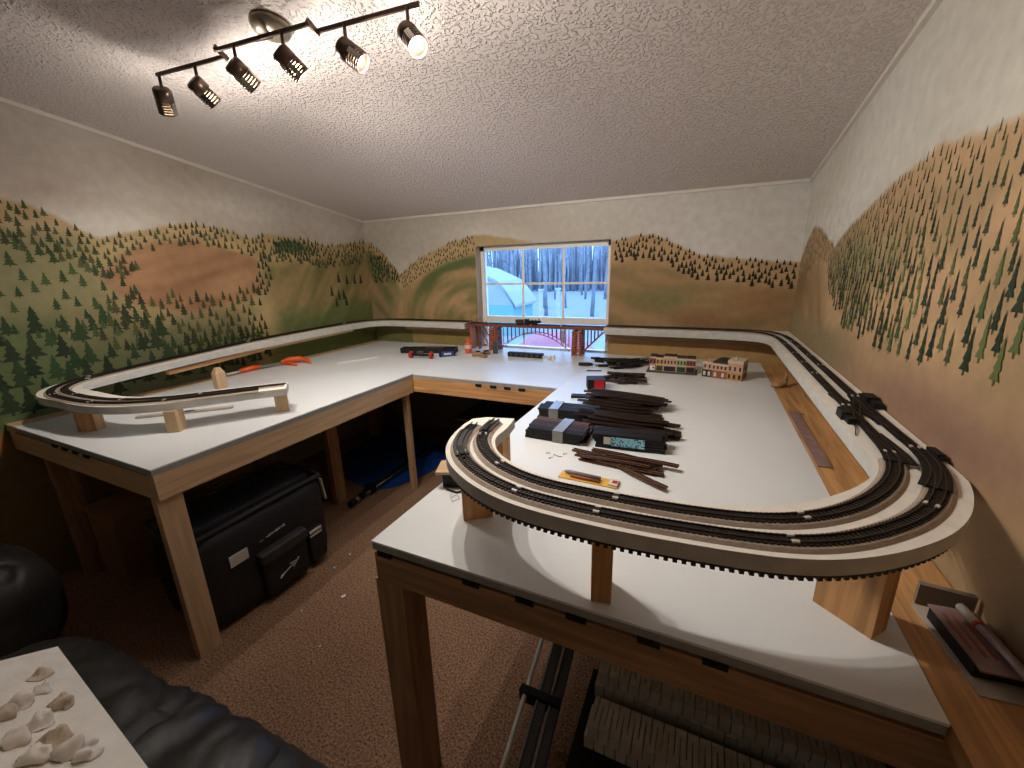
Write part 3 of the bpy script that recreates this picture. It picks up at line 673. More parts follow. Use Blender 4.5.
# left bed: level along the back and side wall, dropping slightly round the loop
CL = [(1.222, -.093, 1.145), (.7, -.093, 1.145), (.42, -.097, 1.145), (.27, -.125, 1.145), (.16, -.22, 1.145), (.115, -.4, 1.145), (.108, -.9, 1.14), (.108, -1.4, 1.128), (.108, -1.8, 1.108), (.108, -2.12, 1.088), (.108, -2.32, 1.076), (.135, -2.45, 1.068), (.25, -2.515, 1.063), (.42, -2.513, 1.06), (.6, -2.507, 1.057), (.76, -2.468, 1.054), (.89, -2.375, 1.051), (.98, -2.26, 1.049), (1.09, -2.11, 1.047), (1.21, -1.972, 1.046)]
CLd = cat_rom(CL, .02); n = len(CLd)
def hw(i):
    t = i/(n-1)
    return .087 if t < .55 else .087-.012*sst(.55, .95, t)
ld = thing('track_bed', 'white foam track bed looping round the left table and along the left wall', 'track bed', (.5, -2.4, T+.1), 'raised track beds')
b = MB(); R = []
for i, p in enumerate(CLd):
    t = CLd[min(i+1, n-1)]-CLd[max(i-1, 0)]; t.z = 0; t.normalize(); nn = Vector((-t.y, t.x, 0)); w_ = hw(i); f = .046-.010*sst(.45, .62, i/(n-1))
    R.append([b.bm.verts.new(p+nn*w_+Vector((0, 0, -f))), b.bm.verts.new(p-nn*w_+Vector((0, 0, -f))), b.bm.verts.new(p-nn*w_), b.bm.verts.new(p+nn*w_)])
mt, ms = b.mi(M['foam']), b.mi(M['foam_side'])
for i in range(n-1):
    for j in range(4):
        F = b.bm.faces.new((R[i][j], R[i][(j+1) % 4], R[i+1][(j+1) % 4], R[i+1][j])); F.material_index = mt if j == 2 else ms
for q in (R[0], R[-1]): F = b.bm.faces.new(q); F.material_index = ms
b.build('foam_deck', ld)
MB().b2((.45, -.05, 1.05), (1.222, -.012, 1.0985)).build('support_strip', ld, M['stud_x'])
b = MB(); b.beam((.14, -.45, 1.145-.046-.012), (.14, -1.35, 1.129-.046-.013), .03, .022, M['pine_y']); b.build('support_strip', ld)
b = MB(); b.beam((.15, -1.36, 1.129-.046-.014), (.15, -2.0, 1.094-.046-.014), .04, .026, M['warm_y']); b.build('support_strip', ld)

# ------------------------------------------------------------------ tracks
GA = .0165/2
def track(name, label, P, z=None, bed=True, bed_z=0, joints=(), group=None, tie_sp=.0098, bedrange=None, closed=False, plate=()):
    P = smooth(P, 1); D = resample(cat_rom(P, .004), .006)
    if z is not None: D = [Vector((p.x, p.y, z)) for p in D]
    h = .006 if bed else 0
    r = thing(name, label, 'track', (D[0].x, D[0].y, D[0].z), group)
    if bed:
        Q = D[::3] if bedrange is None else [p for p in D[::3] if bedrange(p)]
        b = MB(); b.sweep(Q, [(-.026, .0003), (.026, .0003), (.0195, .006), (-.0195, .006)], M['cork']); b.build('roadbed', r)
    b = MB(); tp = resample(D, tie_sp)
    for i in range(len(tp)-1):
        t = (tp[i+1]-tp[i]); t.normalize(); s_ = Vector((-t.y, t.x, 0)).normalized(); R = Matrix((t, s_, t.cross(s_))).transposed()
        b.box(tp[i]+Vector((0, 0, h+.0018)), (.0046, .031, .0026), M['tie'], rot=R)
    b.sweep(D[::3], [(-.0135, h+.0003), (.0135, h+.0003), (.0135, h+.0012), (-.0135, h+.0012)], M['tie'])
    b.build('tie_strip', r)
    for s_ in (-1, 1):
        b = MB(); b.sweep(D, [(s_*GA-.001, h+.003), (s_*GA+.001, h+.003), (s_*GA+.0009, h+.0064), (s_*GA-.0009, h+.0064)], M['rail']); b.build('rail', r)
    for f in joints:
        p = D[int(f*(len(D)-1))]; q = D[min(len(D)-1, int(f*(len(D)-1))+1)]; t = (q-p)
        if t.length < 1e-6: continue
        t.normalize(); s_ = Vector((-t.y, t.x, 0)).normalized(); R = Matrix((t, s_, t.cross(s_))).transposed(); b = MB()
        for k in (-1, 1):
            b.box(p+s_*k*GA+Vector((0, 0, h+.0052)), (.012, .0056, .004), M['silver'], rot=R)
        b.build('rail_joiner', r)
    return r, D
IT = [(2.475, -0.1), (2.9, -0.1), (3.3, -0.1), (3.45, -0.118), (3.55, -0.175), (3.6, -0.28), (3.614, -0.45), (3.614, -0.9), (3.613, -1.4), (3.613, -1.8), (3.613, -1.979), (3.612, -2.116), (3.607, -2.185), (3.595, -2.255), (3.567, -2.324), (3.526, -2.401), (3.469, -2.476), (3.412, -2.527), (3.364, -2.558), (3.318, -2.581), (3.258, -2.597), (3.193, -2.606), (3.124, -2.612), (3.069, -2.615), (2.974, -2.615), (2.923, -2.615), (2.867, -2.609), (2.811, -2.594), (2.753, -2.566), (2.715, -2.538), (2.674, -2.498), (2.637, -2.445), (2.619, -2.383), (2.616, -2.294)]
loop = lambda p: p.y < -2.2
t1, D1 = track('model_railway_track', 'inner of two dark tracks on the right table loop, nearest its middle', [(x, y, 0) for x, y in IT], DECK, True, joints=(.28, .34, .40, .45, .50, .60, .685, .79, .865, .93, .972), group='tracks on the raised beds', bedrange=lambda p: p.y < -2.2)
t2, D2 = track('model_railway_track', 'outer of two dark tracks on the right table loop, nearest its rim', [(x, y, 0) for x, y in OTK], DECK, True, joints=(.27, .32, .36, .41, .46, .565, .66, .73, .80, .868, .905, .955), group='tracks on the raised beds', bedrange=lambda p: p.y < -2.2)
def off_path(C, o, z0=0):
    out = []
    for i, p in enumerate(C):
        t = C[min(i+1, len(C)-1)]-C[max(i-1, 0)]; t.z = 0; t.normalize(); out.append((p.x-t.y*o, p.y+t.x*o, p.z+z0))
    return out
Cs = CLd[::6]+[CLd[-1]]
k_ = int(len(Cs)*.975)
t3, D3 = track('model_railway_track', 'track on the left bed nearest the mural wall, round the outside of its loop', off_path(Cs, -.052)[:k_-1], None, True, joints=(.3, .5, .7, .78, .85, .92), group='tracks on the raised beds', bedrange=lambda p: p.y < -1.9)
t4, D4 = track('model_railway_track', 'track on the left bed away from the mural wall, round the inside of its loop', off_path(Cs, .0)[:k_], None, True, joints=(.3, .5, .7, .78, .85, .92), group='tracks on the raised beds', bedrange=lambda p: p.y < -1.9)

# turnouts: wide dark tie plates with diverging rails and a switch machine
def turnout(label, D, f0, f1, side, grow=.016, mach=True, mat_='tie', bed=.006):
    i0, i1 = int(f0*(len(D)-1)), int(f1*(len(D)-1)); Q = D[i0:i1]; n = len(Q)
    r = thing('track_turnout', label, 'turnout', tuple(Q[0]), 'turnouts laid in the tracks')
    b = MB(); z = bed
    tp = resample(Q, .0095)
    for i in range(len(tp)-1):
        t = (tp[i+1]-tp[i]).normalized(); s_ = Vector((-t.y, t.x, 0)); e = grow*(i/len(tp))*2*(1 if side else 0)
        R = Matrix((t, s_, Vector((0, 0, 1)))).transposed()
        b.box(tp[i]+s_*(side*e/2)+Vector((0, 0, z+.0042)), (.0085, .036+e, .0034), M[mat_], rot=R)
    b.build('tie_plate', r)
    for k in (-1, 1):
        R3 = []
        for i, p in enumerate(Q):
            t = (Q[min(i+1, n-1)]-Q[max(i-1, 0)]).normalized(); s_ = Vector((-t.y, t.x, 0)); R3.append(p+s_*(side*grow*2*(i/n)**1.6*.9))
        b = MB(); b.sweep(R3, [(k*GA-.001, z+.006), (k*GA+.001, z+.006), (k*GA+.001, z+.009), (k*GA-.001, z+.009)], M['rail']); b.build('diverging_rail', r)
    if mach:
        p = Q[2]; t = (Q[3]-Q[1]).normalized(); s_ = Vector((-t.y, t.x, 0)); R = Matrix((t, s_, Vector((0, 0, 1)))).transposed()
        b = MB(); c = p-s_*side*.027
        b.box(c+Vector((0, 0, z+.006)), (.05, .014, .011), M['blackpl'], rot=R); b.box(c+t*.03+Vector((0, 0, z+.004)), (.014, .009, .007), M['blackpl'], rot=R)
        b.box(c-t*.03+Vector((0, 0, z+.004)), (.014, .009, .007), M['blackpl'], rot=R)
        b.build('switch_motor', r, None, .0015)
    return r
def near(D, x, y): return min(range(len(D)), key=lambda i: (D[i].x-x)**2+(D[i].y-y)**2)/(len(D)-1)
turnout('wide dark turnout on the inner track at the start of the right loop', D1, near(D1, 3.613, -2.04), near(D1, 3.60, -2.24), 1, .012, False, 'blackpl')
turnout('wide dark turnout on the outer track at the right wall bend', D2, near(D2, 3.676, -2.13), near(D2, 3.63, -2.36), -1, .008, True, 'blackpl')
turnout('grey curved turnout near the free end of the right loop, on its rim track', D2, near(D2, 2.66, -2.545), near(D2, 2.562, -2.40), 0, .0, True, 'darkgrey')
turnout('grey curved turnout at the free end of the right loop, on its inner track', D1, near(D1, 2.618, -2.40), near(D1, 2.612, -2.29), 0, .0, True, 'darkgrey')
xo = thing('track_crossover', 'black double crossover with two switch machines joining the tracks by the right wall', 'crossover', (3.64, -1.85, DECK))
b = MB()
for s_ in (-1, 1):
    for i in range(26):
        y = -1.64-i*.0115; k = i/25; x = 3.6405+s_*.0275*math.cos(PI*k)
        b.box((x, y, DECK+.004), (.033, .0085, .0045), M['blackpl'])
b.build('tie_plate', xo)
for s_ in (-1, 1):
    P = [(3.6405+s_*.0275*math.cos(PI*k/20), -1.63-.31*k/20, DECK) for k in range(21)]
    for g in (-1, 1):
        b = MB(); b.sweep(P, [(g*GA-.001, .0062), (g*GA+.001, .0062), (g*GA+.001, .009), (g*GA-.001, .009)], M['rail']); b.build('rail', xo)
b = MB(); b.box((3.695, -1.700, DECK+.014), (.03, .06, .026), M['blackpl']); b.box((3.698, -1.750, DECK+.012), (.02, .05, .018), M['blackpl']); b.box((3.69, -1.660, DECK+.010), (.018, .04, .014), M['blackpl']); b.build('switch_motor', xo, None, .003)
b = MB(); b.box((3.583, -1.890, DECK+.013), (.026, .055, .024), M['blackpl']); b.box((3.588, -1.935, DECK+.01), (.02, .04, .018), M['blackpl']); b.box((3.592, -1.850, DECK+.009), (.016, .05, .014), M['blackpl']); b.build('switch_motor', xo, None, .003)
MB().tube([(3.592, -1.950, DECK+.006), (3.585, -2.000, DECK+.006), (3.577, -2.030, DECK+.004), (3.573, -2.050, DECK+.003)], .0016, M['blackpl'], 6).build('wire', xo)

# ------------------------------------------------------------------ posts under the beds
def post(label, x, y, sx, sy, rz, zt, k='warm_z', chamfer=0):
    b = MB(); b.box((0, 0, (zt-T)/2), (sx, sy, zt-T)); o = b.build('support_post', None, M[k], .0015, loc=(0, 0, 0))
    o.location = (x, y, T+.0005); o.rotation_euler = (0, 0, rz); tag(o, label, 'post', 'wooden posts under the track beds'); return o
zr = DECK-FT-.001
post('slim pine post under the middle of the right loop', 3.018, -2.607, .042, .07, .25, zr-.0155)
post('wide orange pine post under the right end of the loop, nearest the wall', 3.49, -2.478, .105, .05, -.72, zr-.0155, 'warm_z')
post('pine post under the left of the right loop, beside the black power pack', 2.62, -2.452, .085, .05, .6, zr-.0155, 'warm_z')
post('pine post holding up the free end of the right loop', 2.622, -2.292, .04, .07, .1, zr, 'warm_z')
post('large orange pine post under the near left bend of the left loop', .545, -2.535, .085, .05, .5, 1.0185, 'warm_z')
post('small reddish post behind the large one at the far left wall', .42, -2.515, .05, .04, .35, 1.0185, 'warm_z')
post('pine post under the front middle of the left loop', 0.965, -2.385, .05, .06, .55, 1.0125, 'pine_z')
post('pine post holding up the free end of the left loop', 1.185, -2.0, .06, .05, .9, 1.009, 'pine_z')
b = MB(); b.box((0, 0, .05), (.045, .06, .10)); b._add([(-.0225, -.03, .10), (.0225, -.03, .10), (.0225, .03, .10), (-.0225, .03, .10), (-.01, -.014, .135), (.01, -.014, .135), (.01, .014, .135), (-.01, .014, .135)],
       [(0, 1, 5, 4), (1, 2, 6, 5), (2, 3, 7, 6), (3, 0, 4, 7), (4, 5, 6, 7)])
o = b.build('wood_stake', None, M['pine_z'], .003, loc=(0, 0, 0)); o.location = (.372, -1.83, T); tag(o, 'loose pine stake with a tapered top standing on the left table', 'stake')

# ------------------------------------------------------------------ bridge and engine
BZ = DECK-.002; by = -.105
br = thing('model_bridge', 'rust brown model trestle arch bridge spanning the window on the back table', 'model bridge', (1.87, by, T))
b = MB(); b.b2((1.224, by-.055, BZ-.018), (2.474, by+.055, BZ), M['rust']); b.build('bridge_deck', br)
for s_ in (-1, 1):
    b = MB(); b.b2((1.224, by+s_*.055-.003, BZ-.016), (2.474, by+s_*.055+.003, BZ+.004), M['rustd'])
    b.build('side_girder', br)
def tower(x, w):
    b = MB()
    for sx in (-1, 1):
        for sy in (-1, 1): b.beam((x+sx*w*.62, by+sy*.05, T+.001), (x+sx*w*.5, by+sy*.04, BZ-.022), .018, .018, M['rust'])
    o = b.build('trestle_tower', br)
    b = MB(); nL = 9
    for k in range(nL):
        z = T+.012+(BZ-.03-T)*k/nL
        for sy in (-1, 1): b.box((x, by+sy*.052, z), (w*1.5, .010, .011), M['rust'])
        for sx in (-1, 1): b.box((x+sx*w*.62, by, z), (.010, .12, .011), M['rustd'])
    sub(b, 'cross_brace', o)
tower(1.495, .052); tower(2.255, .052)
b = MB(); b.b2((1.25, by-.03, T+.001), (1.275, by+.03, BZ-.022), M['rust']); b.b2((1.33, by-.02, T+.001), (1.34, by+.02, BZ-.022), M['rustd']); b.build('end_post', br)
def archz(x): return BZ-.064-.10*((x-1.88)/.27)**2
for s_ in (-1, 1):
    b = MB(); P = [(1.565+.63*k/24, by+s_*.045, max(T+.02, archz(1.565+.63*k/24))) for k in range(25)]
    b.sweep(P, [(-.003, -.003), (.003, -.003), (.003, .003), (-.003, .003)], M['rust']); b.build('arch_rib', br)
    for k in range(1, 17):
        x = 1.56+.64*k/17; MB().b2((x-.0028, by+s_*.045-.003, max(T+.02, archz(x))), (x+.0028, by+s_*.045+.003, BZ-.022), M['rustd']).build('spandrel_column', br)
    b = MB(); b.beam((2.30, by+s_*.045, T+.03), (2.468, by+s_*.045, BZ-.03), .008, .010, M['rustd'], up=(0, 1, 0)); b.build('end_brace', br)
    for k in range(5):
        x = 2.31+.028*k+.01; z = T+.03+(x-2.30)/.168*(BZ-.06-T); MB().b2((x-.0025, by+s_*.045-.003, z), (x+.0025, by+s_*.045+.003, BZ-.022), M['rustd']).build('spandrel_column', br)
    b = MB(); b.beam((1.35, by+s_*.045, BZ-.03), (1.445, by+s_*.045, T+.06), .007, .008, M['rustd'], up=(0, 1, 0)); b.build('end_brace', br)
track('model_railway_track', 'track across the rust brown bridge deck nearest the room', [(1.23, by-.025, 0), (1.9, by-.025, 0), (2.47, by-.025, 0)], BZ, False, joints=(.5, .72), group='tracks on the raised beds')
track('model_railway_track', 'track across the rust brown bridge deck nearest the window', [(1.23, by+.03, 0), (1.9, by+.03, 0), (2.47, by+.03, 0)], BZ, False, group='tracks on the raised beds')
z0 = BZ+.0066; ly = by-.025
lc = thing('steam_locomotive', 'small black model steam engine with tender standing on the bridge', 'model train', (1.83, ly, z0))
b = MB(); b.cyl((1.830, ly, z0+.026), (1.935, ly, z0+.026), .0115, M['blackpl'], 14); b.cyl((1.935, ly, z0+.026), (1.939, ly, z0+.026), .008, M['darkgrey'], 12)
b.b2((1.795, ly-.013, z0+.008), (1.830, ly+.013, z0+.044), M['blackpl']); b.b2((1.790, ly-.016, z0+.044), (1.833, ly+.016, z0+.047), M['blackpl']); b.build('boiler', lc)
b = MB(); b.cyl((1.923, ly, z0+.034), (1.923, ly, z0+.052), .004, M['blackpl'], 10, .005); b.build('smokestack', lc)
b = MB(); b.cyl((1.892, ly, z0+.034), (1.892, ly, z0+.045), .006, M['blackpl'], 10, .004); b.cyl((1.865, ly, z0+.034), (1.865, ly, z0+.044), .006, M['blackpl'], 10, .004); b.build('steam_dome', lc)
for x in (1.815, 1.842, 1.869, 1.896):
    b = MB()
    for s_ in (-1, 1): b.cyl((x, ly+s_*.0075, z0+.0105), (x, ly+s_*.0115, z0+.0105), .0105, M['blackpl'], 14)
    b.build('driving_wheel', lc)
b = MB(); b.b2((1.710, ly-.014, z0+.012), (1.782, ly+.014, z0+.036), M['brick_dark']); b.b2((1.714, ly-.011, z0+.036), (1.778, ly+.011, z0+.042), M['blackpl']); b.b2((1.782, ly-.004, z0+.012), (1.795, ly+.004, z0+.016), M['blackpl']); b.build('tender', lc)
for x in (1.723, 1.740, 1.757, 1.773):
    b = MB()
    for s_ in (-1, 1): b.cyl((x, ly+s_*.0075, z0+.006), (x, ly+s_*.011, z0+.006), .006, M['blackpl'], 12)
    b.build('tender_wheel', lc)

# ------------------------------------------------------------------ small things on the back table
def put(o, x, y, rz=0, z=T+.0005): o.location = (x, y, z); o.rotation_euler = (0, 0, rz); return o
g = thing('glue_bottle', 'orange glue bottle with pale band and pointed cap by the bridge end', 'bottle', (1.335, -.32, T))
MB().lathe((1.335, -.32, T), [(.025, 0), (0.0288, 0.0048), (0.0288, 0.0744), (0.0228, 0.0936), (0.0120, 0.1008)], M['orange'], 18).build('bottle_body', g)
MB().lathe((1.335, -.32, T), [(0.0292, 0.0420), (0.0294, 0.0432), (0.0294, 0.0720), (0.0292, 0.0732)], M['label'], 18).build('label_band', g)
MB().lathe((1.335, -.32, T), [(0.0132, 0.1008), (0.0144, 0.1128), (0.0072, 0.1200), (0.0024, 0.1464)], M['orange'], 14).build('nozzle_cap', g)
ps = thing('power_strip', 'long black power strip with round sockets below the bridge arch', 'power strip', (1.875, -.32, T))
b = MB(); b.box((1.875, -.32, T+.018), (.30, .05, .034), M['blackpl']); b.build('housing', ps, None, .012)
for k in range(6): MB().cyl((1.755+.046*k, -.343, T+.019), (1.755+.046*k, -.347, T+.019), .0125, M['darkgrey'], 14).build('socket', ps)
for i, (x, y, r, h) in enumerate(((2.03, -.315, .017, .018), (2.085, -.335, .02, .022), (2.12, -.33, .014, .03))):
    o = MB().lathe((0, 0, 0), [(r*.85, 0), (r, .003), (r, h), (r*.8, h), (r*.75, .006), (.0, .005)], M['white'], 16).build('plastic_cup', None, loc=(0, 0, 0))
    tag(put(o, x, y), ['small white plastic cup right of the black power strip', 'middle white plastic cup between power strip and right tower', 'tall white plastic cup nearest the right bridge tower'][i], 'cup', 'white cups below the bridge')
tray = thing('tool_tray', 'long black tray against the back wall left of the bridge', 'tray', (.98, -.40, T))
b = MB(); R_ = Matrix.Rotation(.42*0+.30, 3, 'Z')
b.box((.98, -.40, T+.008), (.50, .09, .014), M['blackpl'], rot=R_)
for s_ in (-1, 1): b.box(Vector((.98, -.40, T+.024))+R_ @ Vector((0, s_*.043, 0)), (.50, .006, .044), M['blackpl'], rot=R_); b.box(Vector((.98, -.40, T+.024))+R_ @ Vector((s_*.247, 0, 0)), (.006, .09, .044), M['blackpl'], rot=R_)
b.build('tray_body', tray)
b = MB(); b.box(Vector((.98, -.40, T+.03))+R_ @ Vector((.05, 0, 0)), (.16, .05, .025), M['darkgrey'], rot=R_); b.build('divider', tray)
sp = thing('double_spool', 'black tool with a red disc at each end on the left back corner', 'tool', (1.08, -.66, T))
A, B_ = Vector((.985, -.66, T+.031)), Vector((1.165, -.63, T+.031)); d = (B_-A).normalized()
MB().cyl(A, B_, .011, M['blackpl'], 12).build('axle', sp)
for p in (A, B_):
    w_ = MB().lathe(p-d*.012, [(.016, 0), (.030, .002), (.030, .022), (.016, .024)], M['red'], 20, d).build('end_disc', sp)
    sub(MB().lathe(p-d*.0135, [(.011, 0), (.012, .001), (.012, .026), (.011, .027)], M['blackpl'], 14, d), 'hub', w_)
MB().box((1.07, -.645, T+.05), (.05, .03, .02), M['darkgrey'], rz=.15).build('top_block', sp, None, .003)
bl = thing('blue_clamp', 'blue and black clamp lying in front of the black tray', 'clamp', (1.27, -.50, T))
R_ = Matrix.Rotation(.75, 3, 'Z'); c0 = Vector((1.235, -.50, T))
MB().box(c0+Vector((0, 0, .022)), (.11, .03, .04), M['blue'], rot=R_).build('clamp_body', bl, None, .004)
MB().box(c0+R_ @ Vector((-.06, 0, .03)), (.016, .034, .058), M['blackpl'], rot=R_).build('jaw', bl, None, .003)
MB().box(c0+R_ @ Vector((.06, 0, .028)), (.014, .034, .052), M['blackpl'], rot=R_).build('jaw', bl, None, .003)
MB().box(c0+R_ @ Vector((0, -.0156, .024)), (.06, .0012, .016), M['label'], rot=R_).build('white_mark', bl)
for i, (x, y, rz, sx, sz) in enumerate(((1.47, -.42, .5, .075, .034), (1.555, -.45, -.3, .06, .03), (1.52, -.36, 1.1, .085, .03))):
    b = MB(); b.box((0, 0, sz/2), (sx, .035, sz), M['stud_x']); b.box((sx*.2, .004, sz+.005), (sx*.5, .018, .010), M['blackpl'])
    o = put(b.build('wood_offcut', None, None, .003, loc=(0, 0, 0)), x, y, rz)
    tag(o, ['brown wood offcut left of the left bridge tower', 'brown wood offcut in front of the left bridge tower', 'brown wood offcut behind the others beside the left tower'][i], 'offcut', 'wood offcuts by the left tower')
o = put(MB().b2((-.02, -.012, 0), (.02, .012, .10), M['darkgrey']).build('dark_block', None, None, .003, loc=(0, 0, 0)), 1.575, -.27, .2)
tag(o, 'upright dark slate block leaning by the foot of the left tower', 'block')
o = put(MB().box((0, 0, .004), (.34, .03, .006), M['white']).build('plastic_strip', None, None, .001, loc=(0, 0, 0)), .6, -.87, 1.13)
tag(o, 'white plastic strip lying along the back of the left table', 'strip')
for i, (x, y, rz, L) in enumerate(((.66, -2.28, .72, .26), (.80, -2.15, .78, .22))):
    o = put(MB().box((0, 0, .0065), (L, .03, .009), M['cardgrey']).build('thin_stick', None, None, .001, loc=(0, 0, 0)), x, y, rz)
    tag(o, ['thin stick lying under the left loop, nearer the wall', 'thin stick lying under the left loop, nearer its front post'][i], 'stick', 'sticks under the left loop')
# orange spring clamp
oc = thing('spring_clamp', 'orange bar clamp lying on the ledger of the left wall', 'clamp', (.13, -1.2, T))
b = MB(); b.tube([(.085, -1.62, T+.014), (.085, -1.52, T+.014)], .009, M['label'], 8); b.build('bar_end', oc)
b = MB(); b.tube([(.085, -1.52, T+.018), (.09, -1.42, T+.022), (.1, -1.36, T+.02)], [.016, .02, .012], M['orange'], 10); b.build('handle', oc)
b = MB(); b.box((.12, -1.30, T+.018), (.012, .16, .02), M['alu'], rz=-.2); b.build('bar', oc)
b = MB(); b.tube([(.14, -1.22, T+.02), (.16, -1.16, T+.035), (.2, -1.1, T+.035), (.27, -1.08, T+.02), (.32, -1.10, T+.012)], [.02, .024, .022, .014, .010], M['orange'], 10)
b.tube([(.15, -1.2, T+.02), (.22, -1.19, T+.016), (.28, -1.2, T+.01)], [.018, .013, .008], M['orange'], 10); b.build('jaw', oc)

# ------------------------------------------------------------------ track stock on the right table
def strip_mesh(L, ties, seed, curve=0, tw=.031):
    """flexible track length lying along x"""
    r = random.Random(seed); b = MB(); n = int(L/.0125)
    def P(t): x = L*(t-.5); return Vector((x, curve*(x/L)**2*4, 0))
    for i in range(n):
        p = P((i+.5)/n); b.box(p+Vector((0, 0, .0022)), (.0072, tw, .003), M[ties], rz=2*curve*4*p.x/L/L)
    pts = [P(i/12) for i in range(13)]
    for s_ in (-1, 1): b.sweep(pts, [(s_*GA-.0012, .003), (s_*GA+.0012, .003), (s_*GA+.001, .0068), (s_*GA-.001, .0068)], M['rail'])
    b.sweep(pts, [(-.012, .0008), (.012, .0008), (.012, .002), (-.012, .002)], M[ties])
    return b
rp = random.Random(5)
SP = [strip_mesh(L, 'track_piece', k, cv).build('track_section', None, loc=(0, 0, 0)) for k, (L, cv) in enumerate(((.35, 0), (.32, .012), (.38, -.01), (.29, .02)))]
used = set()
def put_strip(src_i, label, group, loc, rot):
    if src_i not in used: o = SP[src_i]; used.add(src_i)
    else: o = SP[src_i].copy(); COL.objects.link(o)
    o.location = loc; o.rotation_euler = rot; return tag(o, label, 'model track', group)
# two heaps: back (y -1.25) and front (y -1.6), strips stacked in layers
for (cx, cy, wy, rows, base_n, lab, rz0) in ((2.83, -1.30, .29, 6, 8, 'dark brown flexible track length in the back heap on the white table', -.07), (2.90, -1.62, .26, 6, 7, 'dark brown flexible track length in the front heap on the white table', -.03)):
    for L in range(rows):
        nn = base_n-L
        for k in range(nn):
            y = cy+(k-(nn-1)/2)*.037+rp.uniform(-.004, .004)
            put_strip(rp.randrange(4), lab, lab.split(' in the ')[1]+' of track', (cx+rp.uniform(-.045, .045), y, T+.0008+L*.0105), (rp.uniform(-.05, .05), 0, rz0+rp.uniform(-.06, .06)))
def pack(name, label, x, y, rz, L, Wd, H, band, card=False, lab=False, dark=False):
    r = thing(name, label, 'track pack', (x, y, T), 'packed bundles of track')
    R = Matrix.Rotation(rz, 3, 'Z'); c = Vector((x, y, T)); nl = max(2, int(H/.010)); nw = max(2, int(Wd/.034)); rr = random.Random(int(x*1000))
    for j in range(nw):
        b = MB()
        for l in range(nl):
            p = c+R @ Vector((rr.uniform(-.012, .012), (j-(nw-1)/2)*Wd/nw, .0015+l*H/nl+H/nl*.42))
            b.box(p, (L*rr.uniform(.95, 1.02), Wd/nw*.94, H/nl*.8), M['blackpl' if (j == 0 or dark) else ('track_piece' if (j+l) % 3 else 'track_brown')], rot=R)
            for g_ in (-1, 1): b.box(p+R @ Vector((0, g_*GA, H/nl*.46)), (L*.97, .0022, H/nl*.14), M['rail'], rot=R)
        b.build('track_stack', r)
    if band:
        for u in band:
            b = MB(); b.box(c+R @ Vector((u, 0, H/2+.0015)), (.045, Wd*1.0+.006, H+.006), M['clear' if not card else 'cardboard'], rot=R); b.build('tape_band', r)
    if lab:
        b = MB(); b.box(c+R @ Vector((.0, -Wd/2-.004, H*.58)), (L*.46, .002, H*.62), M['label_blue'], rot=R); b.build('printed_label', r)
        b = MB(); b.box(c+R @ Vector((-L*.29, -Wd/2-.004, H*.6)), (L*.10, .002, H*.5), M['label'], rot=R); b.build('emblem', r)
    return r
# pale blue label printed with rows of small dark marks
m, nt, bb = new_mat('pale blue printed label'); N = nt.nodes
tc = N.new('ShaderNodeTexCoord'); v_ = N.new('ShaderNodeTexNoise'); v_.inputs['Scale'].default_value = 130; v_.inputs['Detail'].default_value = 1
r_ = N.new('ShaderNodeValToRGB'); r_.color_ramp.interpolation = 'CONSTANT'; r_.color_ramp.elements[0].color = lin((52, 92, 116))+(1,); r_.color_ramp.elements[1].position = .46; r_.color_ramp.elements[1].color = lin((150, 204, 222))+(1,)
nt.links.new(tc.outputs['Object'], v_.inputs['Vector']); nt.links.new(v_.outputs['Fac'], r_.inputs['Fac']); nt.links.new(r_.outputs['Color'], bb.inputs['Base Color']); M['label_blue'] = m
pack('track_bundle', 'brown track bundle with a clear tape band, front left of the heaps', 2.655, -1.80, -.03, .245, .15, .048, (.02,))
pack('track_bundle', 'dark track bundle in clear wrap behind the taped bundle, left of the heaps', 2.625, -1.565, .06, .27, .12, .052, (-.06,), dark=True)
pack('track_bundle', 'black track bundle with a pale blue printed label at the front of the heaps', 2.945, -1.805, .09, .27, .09, .058, None, False, True, True)
# loose brown strips in front
LB = [strip_mesh(L, 'track_brown', 20+k, cv, .026).build('track_section', None, loc=(0, 0, 0)) for k, (L, cv) in enumerate(((.30, .01), (.24, -.008)))]
for k in range(11):
    o = LB[k] if k < 2 else LB[k % 2].copy()
    if k >= 2: COL.objects.link(o)
    o.location = (2.93+rp.uniform(-.03, .035), -1.985+.0105*(k % 6)*1.6-.02, T+.0008+.0085*(k//6+(k % 2))); o.rotation_euler = (0, 0, -.05+rp.uniform(-.12, .09))
    if k == 10: o.location = (2.985, -2.035, T+.010); o.rotation_euler = (0, .0, -.62)
    if k == 9: o.location = (3.02, -1.95, T+.018); o.rotation_euler = (0, .0, -.02)
    tag(o, 'thin red brown track length in the loose pile in front of the heaps' if k < 10 else 'red brown track length lying askew across the loose pile, pointing towards the camera', 'model track', 'loose pile of red brown track' )
pk = thing('pen_package', 'yellow carded pack with a pen under clear plastic beside the inner track', 'package', (2.868, -2.128, T))
R_ = Matrix.Rotation(-.03, 3, 'Z'); c0 = Vector((2.868, -2.13, T))
MB().box(c0+Vector((0, 0, .0025)), (.20, .052, .003), M['yellow'], rot=R_).build('backing_card', pk)
MB().tube([c0+R_ @ Vector((-.085, .006, .012)), c0+R_ @ Vector((-.07, .006, .012)), c0+R_ @ Vector((.04, .0, .012))], [.004, .008, .008], M['clear'], 10).build('pen', pk)
MB().tube([c0+R_ @ Vector((-.06, -.011, .010)), c0+R_ @ Vector((.04, -.014, .010))], .005, M['brick_red'], 8).build('refill', pk)
MB().box(c0+R_ @ Vector((.085, 0, .0075)), (.028, .042, .007), M['label'], rot=R_).build('card_tab', pk, None, .002)
